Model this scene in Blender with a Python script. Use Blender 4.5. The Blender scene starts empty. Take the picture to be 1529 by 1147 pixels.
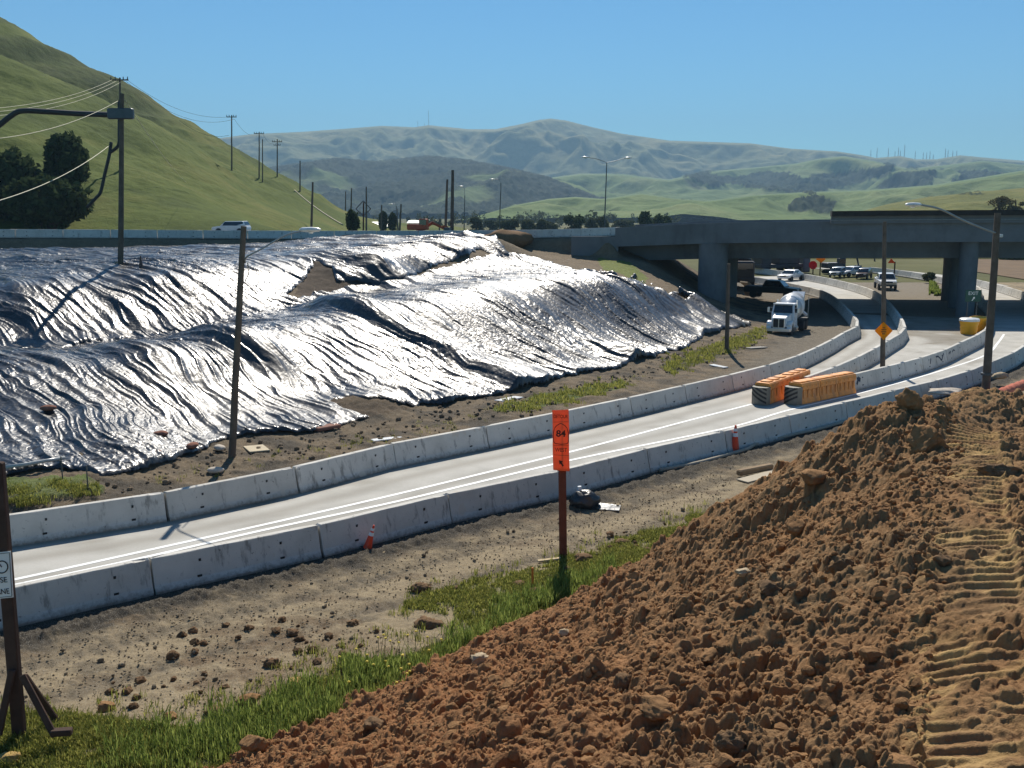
import bpy, math, random
import numpy as np
from mathutils import Vector, Matrix
random.seed(7); RNG = np.random.default_rng(11)
R = math.radians
scene = bpy.context.scene
COL = scene.collection

# ------------------------------------------------------------------ survey of the photograph (1529 x 1147)
PW, PH, FPX = 1529.0, 1147.0, 1500.0
HOR = 318.0
PITCH = math.atan((PH/2-HOR)/FPX)
CZ = 8.7
SP, CP = math.sin(PITCH), math.cos(PITCH)
SUN_EL, SUN_AZ = R(44.0), R(2.0)

def ray(x, y):
    u = (x-PW/2)/FPX; v = (PH/2-y)/FPX
    return Vector((u, CP+v*SP, -SP+v*CP))
def onz(x, y, z=0.0):
    d = ray(x, y); t = (z-CZ)/d.z
    return Vector((d.x*t, d.y*t, z))
def onY(x, y, Y):
    d = ray(x, y); t = Y/d.y
    return Vector((d.x*t, Y, CZ+d.z*t))
def project(X, Y, Z):
    dz = Z-CZ
    f = Y*CP - dz*SP; v = Y*SP + dz*CP
    f = np.where(f < .05, .05, f)
    return PW/2+FPX*X/f, PH/2-FPX*v/f

# ------------------------------------------------------------------ noise
def _hash(ix, iy, seed):
    h = (ix.astype(np.uint32)*np.uint32(374761393) + iy.astype(np.uint32)*np.uint32(668265263)
         + np.uint32((seed*2246822519) & 0xffffffff))
    h = (h ^ (h >> np.uint32(13)))*np.uint32(1274126177)
    h = (h ^ (h >> np.uint32(15)))*np.uint32(2246822519)
    return h ^ (h >> np.uint32(16))
def rnd(ix, iy, seed):
    return _hash(ix, iy, seed).astype(np.float64)/4294967296.0
def pn(x, y, seed=0):
    x = np.asarray(x, float); y = np.asarray(y, float)
    fx = np.floor(x); fy = np.floor(y)
    ix = fx.astype(np.int64); iy = fy.astype(np.int64)
    dx = x-fx; dy = y-fy
    u = dx*dx*dx*(dx*(dx*6-15)+10); v = dy*dy*dy*(dy*(dy*6-15)+10)
    def g(a, b):
        ang = rnd(ix+a, iy+b, seed)*2*np.pi
        return np.cos(ang)*(dx-a)+np.sin(ang)*(dy-b)
    n0 = g(0, 0)*(1-u)+g(1, 0)*u
    n1 = g(0, 1)*(1-u)+g(1, 1)*u
    return (n0*(1-v)+n1*v)*1.5
def fbm(x, y, seed=0, o=4, g=.5):
    s = 0; a = 1; t = 0
    for k in range(o):
        s = s+a*pn(x*2**k, y*2**k, seed+k*17); t += a; a *= g
    return s/t
def ridged(x, y, seed=0, o=3, g=.5):
    s = 0; a = 1; t = 0
    for k in range(o):
        s = s+a*(1-2*np.abs(pn(x*2**k, y*2**k, seed+k*13))); t += a; a *= g
    return s/t
def lumps(x, y, seed, rmin=.15, rmax=.62, dens=.8):
    """height of half-buried rounded lumps, one to a cell"""
    fx = np.floor(x).astype(np.int64); fy = np.floor(y).astype(np.int64)
    best = np.zeros_like(x)
    for a in (-1, 0, 1):
        for b in (-1, 0, 1):
            cx = fx+a; cy = fy+b
            px = cx+rnd(cx, cy, seed); py = cy+rnd(cx, cy, seed+1)
            r = rmin+(rmax-rmin)*rnd(cx, cy, seed+2)**2
            r = np.where(rnd(cx, cy, seed+3) < dens, r, 0)
            el = .6+.8*rnd(cx, cy, seed+4); an = rnd(cx, cy, seed+5)*np.pi
            ex = (x-px)*np.cos(an)+(y-py)*np.sin(an); ey = -(x-px)*np.sin(an)+(y-py)*np.cos(an)
            d2 = (ex*el)**2+(ey/el)**2
            best = np.maximum(best, np.sqrt(np.maximum(0, r*r-d2)))
    return best
def sstep(a, b, x):
    t = np.clip((x-a)/(b-a), 0, 1); return t*t*(3-2*t)

class RBF:
    def __init__(self, pts, c=1.5, smooth=0.02):
        p = np.array(pts, float); self.xy = p[:, :2]; self.c = c
        n = len(p)
        d = np.sqrt(((self.xy[:, None]-self.xy[None])**2).sum(-1)+c*c)
        A = np.zeros((n+3, n+3)); A[:n, :n] = -d+np.eye(n)*smooth
        A[:n, n] = 1; A[:n, n+1:n+3] = self.xy; A[n, :n] = 1; A[n+1:n+3, :n] = self.xy.T
        b = np.zeros(n+3); b[:n] = p[:, 2]
        self.w = np.linalg.lstsq(A, b, rcond=None)[0]
    def __call__(self, X, Y):
        X = np.asarray(X, float); Y = np.asarray(Y, float); sh = X.shape
        x = X.ravel(); y = Y.ravel(); out = np.empty(x.size); n = len(self.xy)
        for i in range(0, x.size, 40000):
            a = x[i:i+40000]; b = y[i:i+40000]
            d = np.sqrt((a[:, None]-self.xy[None, :, 0])**2+(b[:, None]-self.xy[None, :, 1])**2+self.c**2)
            out[i:i+40000] = -d@self.w[:n]+self.w[n]+self.w[n+1]*a+self.w[n+2]*b
        return out.reshape(sh)

def in_poly(x, y, poly):
    r = np.zeros(x.shape, bool); n = len(poly)
    for i in range(n):
        x0, y0 = poly[i]; x1, y1 = poly[(i+1) % n]
        if y0 == y1: continue
        c = ((y0 > y) != (y1 > y)) & (x < (x1-x0)*(y-y0)/(y1-y0)+x0)
        r ^= c
    return r
def seg_dist(X, Y, line):
    """(distance, side>0 left of travel, along) to a polyline"""
    best = np.full(X.shape, 1e9); side = np.zeros(X.shape); s = np.zeros(X.shape); acc = 0
    for (x0, y0), (x1, y1) in zip(line[:-1], line[1:]):
        dx, dy = x1-x0, y1-y0; L = math.hypot(dx, dy)
        t = np.clip(((X-x0)*dx+(Y-y0)*dy)/(L*L), 0, 1)
        d = np.hypot(X-x0-t*dx, Y-y0-t*dy); m = d < best
        best = np.where(m, d, best); side = np.where(m, np.sign(dx*(Y-y0)-dy*(X-x0)), side)
        s = np.where(m, acc+t*L, s); acc += L
    return best, side, s
def smooth_line(pts, n=8):
    """Catmull-Rom through points (tuples of any length)"""
    p = [np.array(q, float) for q in pts]; p = [2*p[0]-p[1]]+p+[2*p[-1]-p[-2]]
    out = []
    for i in range(1, len(p)-2):
        for k in range(n):
            t = k/n
            out.append(.5*((2*p[i])+(-p[i-1]+p[i+1])*t+(2*p[i-1]-5*p[i]+4*p[i+1]-p[i+2])*t*t+(-p[i-1]+3*p[i]-3*p[i+1]+p[i+2])*t**3))
    out.append(p[-2]); return out
def resample(line, step):
    line = [np.array(q, float) for q in line]; out = [line[0]]; need = step
    a = line[0]
    for b in line[1:]:
        while True:
            L = np.linalg.norm(b-a)
            if L < need: need -= L; a = b; break
            a = a+(b-a)*need/L; out.append(a); need = step
    return out

# ------------------------------------------------------------------ tagging
def tag(o, label=None, cat=None, group=None, kind=None):
    if label: o['label'] = label
    if cat: o['category'] = cat
    if group: o['group'] = group
    if kind: o['kind'] = kind
    return o
def empty(name, loc, rz=0.0, label=None, cat=None, group=None):
    o = bpy.data.objects.new(name, None); COL.objects.link(o)
    o.location = loc; o.rotation_euler = (0, 0, rz); o.empty_display_size = .2
    return tag(o, label, cat, group)
def copy_tree(o, parent=None):
    c = o.copy(); COL.objects.link(c)
    if parent is not None: c.parent = parent
    for ch in list(o.children): copy_tree(ch, c)
    return c
ORD = ['first', 'second', 'third', 'fourth', 'fifth', 'sixth', 'seventh', 'eighth', 'ninth', 'tenth', 'eleventh', 'twelfth', 'thirteenth', 'fourteenth', 'fifteenth', 'sixteenth', 'seventeenth', 'eighteenth', 'nineteenth', 'twentieth',
       'twenty-first', 'twenty-second', 'twenty-third', 'twenty-fourth', 'twenty-fifth', 'twenty-sixth', 'twenty-seventh', 'twenty-eighth', 'twenty-ninth', 'thirtieth']

# ------------------------------------------------------------------ mesh helpers
class MB:
    def __init__(self): self.v = []; self.f = []; self.m = []
    def add(self, vs, fs, mi=0):
        b = len(self.v); self.v += [tuple(q) for q in vs]
        for f in fs: self.f.append([b+i for i in f]); self.m.append(mi)
        return self
    def box(self, c, s, rot=None, mi=0, taper=(1, 1)):
        x, y, z = s[0]/2, s[1]/2, s[2]/2; tx, ty = taper
        vs = [Vector(q) for q in ((-x, -y, -z), (x, -y, -z), (x, y, -z), (-x, y, -z), (-x*tx, -y*ty, z), (x*tx, -y*ty, z), (x*tx, y*ty, z), (-x*tx, y*ty, z))]
        if rot is not None: vs = [rot@q for q in vs]
        c = Vector(c)
        return self.add([q+c for q in vs], [(0, 3, 2, 1), (4, 5, 6, 7), (0, 1, 5, 4), (1, 2, 6, 5), (2, 3, 7, 6), (3, 0, 4, 7)], mi)
    def bbox(self, c, s, b=.03, rot=None, mi=0):
        """box with all edges chamfered"""
        x, y, z = s[0]/2, s[1]/2, s[2]/2; b = min(b, x*.9, y*.9, z*.9)
        ring = lambda X, Y, Z: [(-X+b, -Y, Z), (X-b, -Y, Z), (X, -Y+b, Z), (X, Y-b, Z), (X-b, Y, Z), (-X+b, Y, Z), (-X, Y-b, Z), (-X, -Y+b, Z)]
        vs = ring(x-b, y-b, -z)+ring(x, y, -z+b)+ring(x, y, z-b)+ring(x-b, y-b, z)
        vs = [Vector(q) for q in vs]
        if rot is not None: vs = [rot@q for q in vs]
        c = Vector(c); fs = [tuple(range(7, -1, -1)), tuple(range(24, 32))]
        for k in range(3):
            for i in range(8): j = (i+1) % 8; fs.append((k*8+i, k*8+j, k*8+8+j, k*8+8+i))
        return self.add([q+c for q in vs], fs, mi)
    def cyl(self, p0, p1, r0, r1=None, n=12, mi=0, caps=True):
        p0 = Vector(p0); p1 = Vector(p1); r1 = r0 if r1 is None else r1
        d = (p1-p0).normalized(); a = d.orthogonal().normalized(); b = d.cross(a)
        vs = []
        for p, r in ((p0, r0), (p1, r1)):
            vs += [p+(a*math.cos(2*math.pi*i/n)+b*math.sin(2*math.pi*i/n))*r for i in range(n)]
        fs = [(i, (i+1) % n, n+(i+1) % n, n+i) for i in range(n)]
        if caps: fs += [tuple(range(n-1, -1, -1)), tuple(range(n, 2*n))]
        return self.add(vs, fs, mi)
    def tube(self, pts, r, n=6, mi=0):
        pts = [Vector(p) for p in pts]; rs = r if isinstance(r, (list, tuple)) else [r]*len(pts)
        vs = []; a = None
        for i, p in enumerate(pts):
            d = (pts[min(i+1, len(pts)-1)]-pts[max(i-1, 0)]).normalized()
            if a is None: a = d.orthogonal().normalized()
            a = (a-d*a.dot(d)).normalized(); b = d.cross(a)
            vs += [p+(a*math.cos(2*math.pi*k/n)+b*math.sin(2*math.pi*k/n))*rs[i] for k in range(n)]
        fs = []
        for i in range(len(pts)-1):
            for k in range(n): j = (k+1) % n; fs.append((i*n+k, i*n+j, (i+1)*n+j, (i+1)*n+k))
        fs += [tuple(range(n-1, -1, -1)), tuple(range((len(pts)-1)*n, len(pts)*n))]
        return self.add(vs, fs, mi)
    def lathe(self, prof, M, n=24, mi=0):
        """profile (r, h) about local z, then matrix M"""
        vs = []
        for r, h in prof: vs += [M@Vector((r*math.cos(2*math.pi*i/n), r*math.sin(2*math.pi*i/n), h)) for i in range(n)]
        fs = []
        for k in range(len(prof)-1):
            for i in range(n): j = (i+1) % n; fs.append((k*n+i, k*n+j, (k+1)*n+j, (k+1)*n+i))
        fs += [tuple(range(n-1, -1, -1)), tuple(range((len(prof)-1)*n, len(prof)*n))]
        return self.add(vs, fs, mi)
    def prism(self, prof, axis, a, b, mi=0, fn=None):
        """closed 2-D outline extruded along axis ('x': outline is (y,z))"""
        n = len(prof)
        mk = {'x': lambda p, t: (t, p[0], p[1]), 'y': lambda p, t: (p[0], t, p[1]), 'z': lambda p, t: (p[0], p[1], t)}[axis]
        vs = [mk(p, a) for p in prof]+[mk(p, b) for p in prof]
        fs = [(i, (i+1) % n, n+(i+1) % n, n+i) for i in range(n)]+[tuple(range(n-1, -1, -1)), tuple(range(n, 2*n))]
        return self.add(vs, fs, mi)
    def build(self, name, mats, parent=None, smooth=False, bevel=0, loc=None):
        me = bpy.data.meshes.new(name); me.from_pydata(self.v, [], self.f)
        mats = mats if isinstance(mats, (list, tuple)) else [mats]
        for m in mats: me.materials.append(m)
        me.polygons.foreach_set('material_index', self.m)
        import bmesh
        bm = bmesh.new(); bm.from_mesh(me); bmesh.ops.recalc_face_normals(bm, faces=bm.faces); bm.to_mesh(me); bm.free()
        if smooth: me.shade_smooth() if smooth is True else me.shade_smooth()
        me.update()
        o = bpy.data.objects.new(name, me); COL.objects.link(o)
        if smooth == 'auto' or bevel:
            for p in me.polygons: p.use_smooth = True
            try: me.set_sharp_from_angle(angle=R(38))
            except Exception: pass
        if bevel:
            md = o.modifiers.new('bevel', 'BEVEL'); md.width = bevel; md.segments = 2; md.limit_method = 'ANGLE'; md.angle_limit = R(40)
        if parent is not None: o.parent = parent
        if loc is not None: o.location = loc
        return o

def np_mesh(name, V, F, mat, smooth=True, attrs=None, parent=None):
    """V (n,3); F (m,k) array"""
    me = bpy.data.meshes.new(name); n, (m, k) = len(V), F.shape
    me.vertices.add(n); me.vertices.foreach_set('co', V.astype(np.float32).ravel())
    me.loops.add(m*k); me.loops.foreach_set('vertex_index', F.astype(np.int32).ravel())
    me.polygons.add(m); me.polygons.foreach_set('loop_start', np.arange(0, m*k, k, dtype=np.int32))
    me.polygons.foreach_set('use_smooth', np.full(m, bool(smooth)))
    for nm, a in (attrs or {}).items():
        if a.ndim == 2:
            at = me.attributes.new(nm, 'FLOAT_COLOR', 'POINT')
            c = np.ones((n, 4), np.float32); c[:, :3] = a; at.data.foreach_set('color', c.ravel())
        else:
            at = me.attributes.new(nm, 'FLOAT', 'POINT'); at.data.foreach_set('value', a.astype(np.float32))
    me.update(calc_edges=True); me.validate()
    me.materials.append(mat)
    o = bpy.data.objects.new(name, me); COL.objects.link(o)
    if parent is not None: o.parent = parent
    return o
def grid_mesh(name, X, Y, Z, mat, keep=None, attrs=None, smooth=True):
    nr, nc = X.shape
    idx = np.arange(nr*nc).reshape(nr, nc)
    F = np.stack([idx[:-1, :-1], idx[:-1, 1:], idx[1:, 1:], idx[1:, :-1]], -1).reshape(-1, 4)
    if keep is not None:
        k = (keep[:-1, :-1] & keep[:-1, 1:] & keep[1:, 1:] & keep[1:, :-1]).ravel(); F = F[k]
    V = np.stack([X, Y, Z], -1).reshape(-1, 3)
    A = {k2: (a.reshape(-1, 3) if a.ndim == 3 else a.ravel()) for k2, a in (attrs or {}).items()}
    if keep is not None:
        used = np.unique(F); rm = np.full(len(V), -1); rm[used] = np.arange(len(used))
        V = V[used]; F = rm[F]; A = {k2: a[used] for k2, a in A.items()}
    return np_mesh(name, V, F, mat, smooth, A)
def polar(u0, u1, nc, y0, y1, nr):
    u = np.linspace(u0, u1, nc); y = np.geomspace(y0, y1, nr)
    Y = np.repeat(y[:, None], nc, 1); return u[None]*Y, Y

# ------------------------------------------------------------------ materials
def srgb(r, g, b):
    f = lambda c: (c/255/12.92) if c/255 <= .04045 else ((c/255+.055)/1.055)**2.4
    return (f(r), f(g), f(b))
class Nodes:
    def __init__(self, name):
        self.mat = bpy.data.materials.new(name); self.mat.use_nodes = True
        self.t = self.mat.node_tree; self.t.nodes.clear()
        self.out = self.t.nodes.new('ShaderNodeOutputMaterial')
    def n(self, kind, **kw):
        q = self.t.nodes.new('ShaderNode'+kind)
        for k, v in kw.items():
            if k.startswith('i_'):
                key = k[2:].replace('_', ' '); q.inputs[key].default_value = v
            else: setattr(q, k, v)
        return q
    def l(self, a, b): self.t.links.new(a, b)
    def coord(self, which='Object'):
        return self.n('TexCoord').outputs[which]
    def noise(self, scale, detail=4, rough=.55, vec=None, dist=0):
        q = self.n('TexNoise'); q.inputs['Scale'].default_value = scale; q.inputs['Detail'].default_value = detail
        q.inputs['Roughness'].default_value = rough; q.inputs['Distortion'].default_value = dist
        if vec is not None: self.l(vec, q.inputs['Vector'])
        return q.outputs['Fac']
    def ramp(self, fac, stops, interp='LINEAR'):
        q = self.n('ValToRGB'); q.color_ramp.interpolation = interp; e = q.color_ramp.elements
        while len(e) < len(stops): e.new(.5)
        for el, (p, c) in zip(e, stops):
            el.position = p; el.color = (c if len(c) == 4 else (*c, 1)) if isinstance(c, (tuple, list)) else (c, c, c, 1)
        self.l(fac, q.inputs['Fac']); return q.outputs['Color']
    def mix(self, fac, a, b, mode='MIX'):
        q = self.n('Mix', data_type='RGBA', blend_type=mode)
        for sock, val in ((q.inputs[0], fac), (q.inputs[6], a), (q.inputs[7], b)):
            if hasattr(val, 'links'): self.l(val, sock)
            else: sock.default_value = (*val, 1) if isinstance(val, (tuple, list)) and len(val) == 3 else val
        return q.outputs[2]
    def math(self, op, a, b=0.0, c=None):
        q = self.n('Math', operation=op)
        for i, val in enumerate((a, b) if c is None else (a, b, c)):
            if hasattr(val, 'links'): self.l(val, q.inputs[i])
            else: q.inputs[i].default_value = val
        return q.outputs[0]
    def scalevec(self, vec, s):
        q = self.n('Mapping'); q.inputs['Scale'].default_value = s; self.l(vec, q.inputs['Vector']); return q.outputs[0]
    def bump(self, h, strength=.5, dist=.05):
        q = self.n('Bump'); q.inputs['Strength'].default_value = strength; q.inputs['Distance'].default_value = dist
        self.l(h, q.inputs['Height']); return q.outputs['Normal']
    def principled(self, color, rough=.8, normal=None, metallic=0, spec=.5, **kw):
        q = self.n('BsdfPrincipled')
        for nm, val in (('Base Color', color), ('Roughness', rough), ('Metallic', metallic), ('Specular IOR Level', spec)):
            if hasattr(val, 'links'): self.l(val, q.inputs[nm])
            else: q.inputs[nm].default_value = (*val, 1) if isinstance(val, (tuple, list)) else val
        for k, v in kw.items(): q.inputs[k.replace('_', ' ')].default_value = v
        if normal is not None: self.l(normal, q.inputs['Normal'])
        self.l(q.outputs[0], self.out.inputs['Surface']); return q
def simple(name, col, rough=.6, metallic=0, var=.25, scale=3.0, spec=.5, bump=0.0, dirt=None):
    """painted / plain surface with procedural unevenness"""
    N = Nodes(name); co = N.coord()
    f = N.noise(scale, 6, .6, co)
    lo = tuple(c*(1-var) for c in col); hi = tuple(min(1, c*(1+var)) for c in col)
    c = N.ramp(f, [(.3, lo), (.7, hi)])
    if dirt is not None:
        g = N.noise(scale*.6, 8, .7, N.scalevec(co, (1, 1, .5)))
        c = N.mix(N.ramp(g, [(.5, 0.0), (.72, .8)]), c, dirt)
    nrm = N.bump(N.noise(scale*12, 4, .6, co), bump, .02) if bump else None
    r = N.math('MULTIPLY_ADD', f, .25, max(0.02, rough-.12))
    N.principled(c, r, nrm, metallic, spec); return N.mat
HAZE_DENSITY = 1.6e-4
SKY_STRENGTH = .066
SUN_STRENGTH = 4.8
EXPOSURE = .42
SKY_TINT = (.44, .86, 1.10, 1)
# ------------------------------------------------------------------ plan of the roads (from the barrier tops)
def plan(pts, z=.81): return [tuple(onz(x, y, z).xy) for x, y in pts]
A_IMG = [(-130, 789), (18, 768), (245, 735), (440, 697), (590, 661), (715, 638), (820, 618), (900, 602), (1000, 580), (1100, 557), (1180, 535), (1230, 513), (1262, 495), (1280, 478)]
D_IMG = [(-150, 909), (17, 879), (200, 838), (475, 783), (685, 733), (850, 699), (990, 663), (1095, 640), (1190, 617), (1270, 598), (1340, 581), (1400, 567), (1450, 552), (1500, 531), (1529, 516)]
B_IMG = [(1203, 563), (1245, 548), (1290, 528), (1330, 505), (1350, 483)]
C_IMG = [(1268, 560), (1340, 543), (1400, 526), (1440, 508), (1474, 489)]
far = lambda pts: [tuple(onz(x, y, .81).xy) for x, y in pts]
A_LINE = smooth_line(plan(A_IMG)+far([(1237, 438), (1190, 425), (1130, 414), (1060, 405)]), 8)
B_LINE = smooth_line(plan(B_IMG)+far([(1312, 438), (1262, 421), (1200, 409), (1130, 400), (1060, 394)]), 8)
C_LINE = smooth_line(plan(C_IMG)+[(41.0, 86.0), (45.5, 98)]+far([(1459, 427), (1397, 412), (1330, 402), (1250, 395), (1150, 390)]), 8)
D_LINE = smooth_line(plan(D_IMG)+[(40.5, 75.5), (48, 92)]+far([(1529, 436), (1470, 420), (1400, 407), (1330, 398), (1250, 391)]), 8)
A_LINE, B_LINE, C_LINE, D_LINE = [[tuple(p) for p in L] for L in (A_LINE, B_LINE, C_LINE, D_LINE)]
UP_EDGE = smooth_line([(-190, 97, 6.3), (-120, 94, 6.3), (-80, 93, 6.35), (-47, 95, 6.35), (-20, 101, 6.1), (0, 100, 6.2), (9.6, 94.5, 6.55), (18.2, 88, 7.05), (28, 85.3, 7.2), (37.6, 84.2, 7.27), (60, 83, 7.35), (90, 82, 7.4)], 8)
BR0 = Vector((9.6, 97, 0)); BRD = Vector((19.4, -3.8, 0)).normalized(); BRN = Vector((-BRD.y, BRD.x, 0))   # along the bridge, across it

# ------------------------------------------------------------------ ground heights, surveyed points (x, y in the picture, height)
G = []
def g(x, y, z): p = onz(x, y, z); G.append((p.x, p.y, z))
for x, y in ((-120, 800), (60, 790), (245, 760), (440, 722), (590, 688), (715, 662), (900, 622), (1100, 574), (1230, 526), (1275, 490)): g(x, y, 0)
for x, y in ((-100, 960), (100, 925), (475, 830), (685, 780), (990, 706), (1190, 650), (1340, 610), (1500, 560), (1600, 520)): g(x, y, 0)
for x, y in ((1250, 540), (1380, 560), (1330, 470), (1420, 470), (1250, 450), (1350, 440), (1500, 440)): g(x, y, 0)
for x, y, z in ((-100, 1080, .05), (100, 1000, .05), (300, 960, .05), (500, 910, .05), (700, 860, .08), (900, 800, .05), (1050, 745, .05), (0, 1120, .25), (200, 1090, .25), (430, 1020, .25), (640, 960, .3), (840, 880, .35), (980, 800, .2), (1100, 730, .0)): g(x, y, z)
G += [(-8, 9, .3), (0, 5, .3), (10, 10, .3), (20, 25, .2), (30, 35, .5), (45, 45, .8), (60, 60, .8), (-20, 8, .2)]
# foot of the covered slope and the strip below it
for x, y, z in ((-150, 740, .5), (0, 716, .55), (140, 704, .5), (235, 682, .4), (330, 655, .35), (430, 645, .3), (530, 626, .35), (640, 606, .3), (760, 586, .3), (880, 556, .3), (1000, 522, .25), (1060, 505, .3), (1120, 490, .25), (1145, 480, .1),
                (60, 745, .45), (150, 738, .3), (300, 700, .15), (450, 668, .15), (600, 640, .15), (760, 605, .35), (860, 580, .3), (980, 548, .2), (1080, 520, .25), (1130, 500, .35), (1160, 520, .05), (1220, 490, .0)): g(x, y, z)
# lower slope
for x, y, z in ((-150, 640, 1.2), (0, 640, 1.3), (150, 630, 1.2), (300, 590, 1.3), (430, 560, 1.45), (550, 545, 1.6), (650, 525, 1.7), (750, 505, 1.9), (850, 488, 1.9), (930, 478, 1.8), (1000, 470, 1.6), (1060, 470, 1.0)): g(x, y, z)
for x, y, z in ((480, 590, .75), (560, 592, .85)): g(x, y, z)
# brow of the lower bench, and its back
for x, y, z in ((-150, 565, 2.55), (0, 560, 2.55), (100, 555, 2.5), (200, 545, 2.5), (300, 530, 2.55), (380, 495, 2.95), (450, 480, 3.2), (560, 470, 3.3), (650, 455, 3.6), (740, 437, 3.95), (830, 428, 4.0), (900, 425, 3.9), (960, 430, 3.4), (1020, 445, 2.4)): g(x, y, z)
for x, y, z in ((-150, 520, 2.6), (0, 520, 2.32), (100, 514, 2.32), (200, 503, 2.38), (300, 492, 2.5), (420, 464, 3.0), (490, 440, 3.5), (560, 428, 3.78), (640, 415, 4.08), (700, 402, 4.42), (760, 390, 4.7), (830, 400, 4.35)): g(x, y, z)
# brow of the upper bench, bench, its back
for x, y, z in ((-150, 440, 4.45), (0, 436, 4.6), (70, 432, 4.7), (150, 425, 4.75), (250, 418, 4.95), (330, 408, 5.05), (400, 408, 4.85), (470, 400, 4.98), (560, 397, 5.1), (610, 383, 5.55), (670, 367, 6.1), (720, 357, 6.46), (745, 357, 6.46), (775, 370, 5.7)): g(x, y, z)
for x, y, z in ((-150, 395, 5.2), (0, 395, 5.1), (120, 392, 5.1), (250, 388, 5.2), (400, 380, 5.4), (520, 372, 5.7), (620, 361, 6.05), (690, 354, 6.4)): g(x, y, z)
for x, y, z in ((-150, 376, 5.35), (0, 374, 5.35), (150, 372, 5.35), (330, 368, 5.5), (450, 361, 5.8), (560, 355, 6.1), (640, 352, 6.15)): g(x, y, z)
# bare shoulder by the abutment and the abutment slope
for p in ((-6, 96, 5.3), (0, 96.5, 5.0), (4, 95, 4.7), (8, 93, 4.4), (10.5, 91, 4.2), (3, 88, 4.6), (8, 86, 4.0), (12.5, 86, 3.0), (12, 92, 4.3), (15.5, 84, 1.8), (19, 82, .2), (21, 84, .05), (11.5, 98, 5.3), (16.2, 95, 2.7), (20.4, 92, .1), (14.2, 108, 5.2), (18.4, 106, 2.6), (22.4, 104, .05), (15.8, 116, 5.2), (20, 114, 2.6), (24, 112, .05), (17, 125, 4), (26, 125, 0), (28, 95, 0), (40, 125, 0), (40, 100, 0), (60, 90, .3), (60, 125, .3), (75, 80, .5)): G.append(p)
base_z = RBF(G, .6, .008)
UP2 = [(p[0], p[1]) for p in UP_EDGE]
UPS = np.array([0]+list(np.cumsum([math.hypot(b[0]-a[0], b[1]-a[1]) for a, b in zip(UP2[:-1], UP2[1:])])))
UPZ = np.array([p[2] for p in UP_EDGE])
BR_S0 = None
A_D, D_D, U_D = A_LINE[::3]+[A_LINE[-1]], D_LINE[::3]+[D_LINE[-1]], None
def ground_exact(X, Y):
    X = np.asarray(X, float); Y = np.asarray(Y, float)
    z = base_z(X, Y)
    dA, sA, _ = seg_dist(X, Y, A_D); dD, sD, _ = seg_dist(X, Y, D_D)
    w = np.where((sA < 0) & (sD > 0), 1.0, 0)
    w = np.maximum(w, np.maximum(1-sstep(.5, 2.5, dA), 1-sstep(.5, 2.0, dD)))
    z = z*(1-w)
    dU, sU, s = seg_dist(X, Y, UP2)
    zu = np.interp(s, UPS, UPZ)
    on = np.where(sU > 0, dU, -dU)
    left = 1-sstep(8.5, 10.5, X+(Y-94.5)*-.2)      # the bank ends at the abutment
    z = z*(1-sstep(-1.0, .0, on)*left)+zu*sstep(-1.0, .0, on)*left
    far_ = sstep(116, 124, Y)*(1-left)
    return z*(1-far_)
_gx = np.arange(-110, 110.01, .25); _gy = np.arange(0, 130.01, .25)
_GT = ground_exact(*np.meshgrid(_gx, _gy))
def ground_z(X, Y):
    X = np.asarray(X, float); Y = np.asarray(Y, float)
    a = np.clip((X+110)/.25, 0, len(_gx)-1.001); b = np.clip(Y/.25, 0, len(_gy)-1.001)
    i = a.astype(int); j = b.astype(int); a = a-i; b = b-j
    return (_GT[j, i]*(1-a)+_GT[j, i+1]*a)*(1-b)+(_GT[j+1, i]*(1-a)+_GT[j+1, i+1]*a)*b
def gz(x, y): return float(ground_z(np.array([x]), np.array([y]))[0])
def hit(x, y, t0=8.0, t1=130.0, fn=None):
    d = ray(x, y); ts = np.geomspace(t0, t1, 900)
    X = d.x*ts; Y = d.y*ts; Z = CZ+d.z*ts
    h = (fn or ground_z)(X, Y); k = np.nonzero(Z <= h)[0]
    i = k[0] if len(k) else len(ts)-1
    return Vector((X[i], Y[i], h[i]))

# ------------------------------------------------------------------ ground sheet (near)
C_ = lambda *c: np.array(srgb(*c))
X, Y = polar(-.80, .80, 1000, 6.0, 128.0, 1150)
Z = ground_z(X, Y)
px, py = project(X, Y, Z)
w1 = fbm(X*.5, Y*.5, 3, 4)*1.0; w2 = fbm(X*1.7, Y*1.7, 5, 4)
dA, sA, alA = seg_dist(X, Y, A_D); dD, sD, alD = seg_dist(X, Y, D_D)
outA = np.where(sA > 0, dA, -dA); outD = np.where(sD < 0, dD, -dD)
gravel = C_(134, 125, 110); tan = C_(160, 144, 116); brown = C_(112, 99, 80); dark = C_(82, 76, 67); grass_c = C_(96, 108, 52); concrete = C_(180, 176, 164)
t = (.5+.5*np.clip(w1*1.5, -1, 1))[..., None]
col = brown*(1-t)+C_(132, 116, 94)*t
def put(mask, c):
    global col
    m = np.clip(mask, 0, 1)[..., None]; col = col*(1-m)+np.asarray(c)*m
# beyond / between the roads
put(((outA < 0) & (outD < 0)).astype(float), gravel)
# shoulder behind the far barrier: grey gravel that widens to the truck's track
wid = 1.0+3.2*sstep(30, 75, Y)
put(.85*sstep(-.15, .3, fbm(X*.55, Y*.8, 61, 5))*(outA > 0)*(outA < 14), dark*.85); put((1-sstep(.7, 1.3, (outA+w2*.9)/wid))*(outA > 0), gravel*.72+dark*.12)
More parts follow.
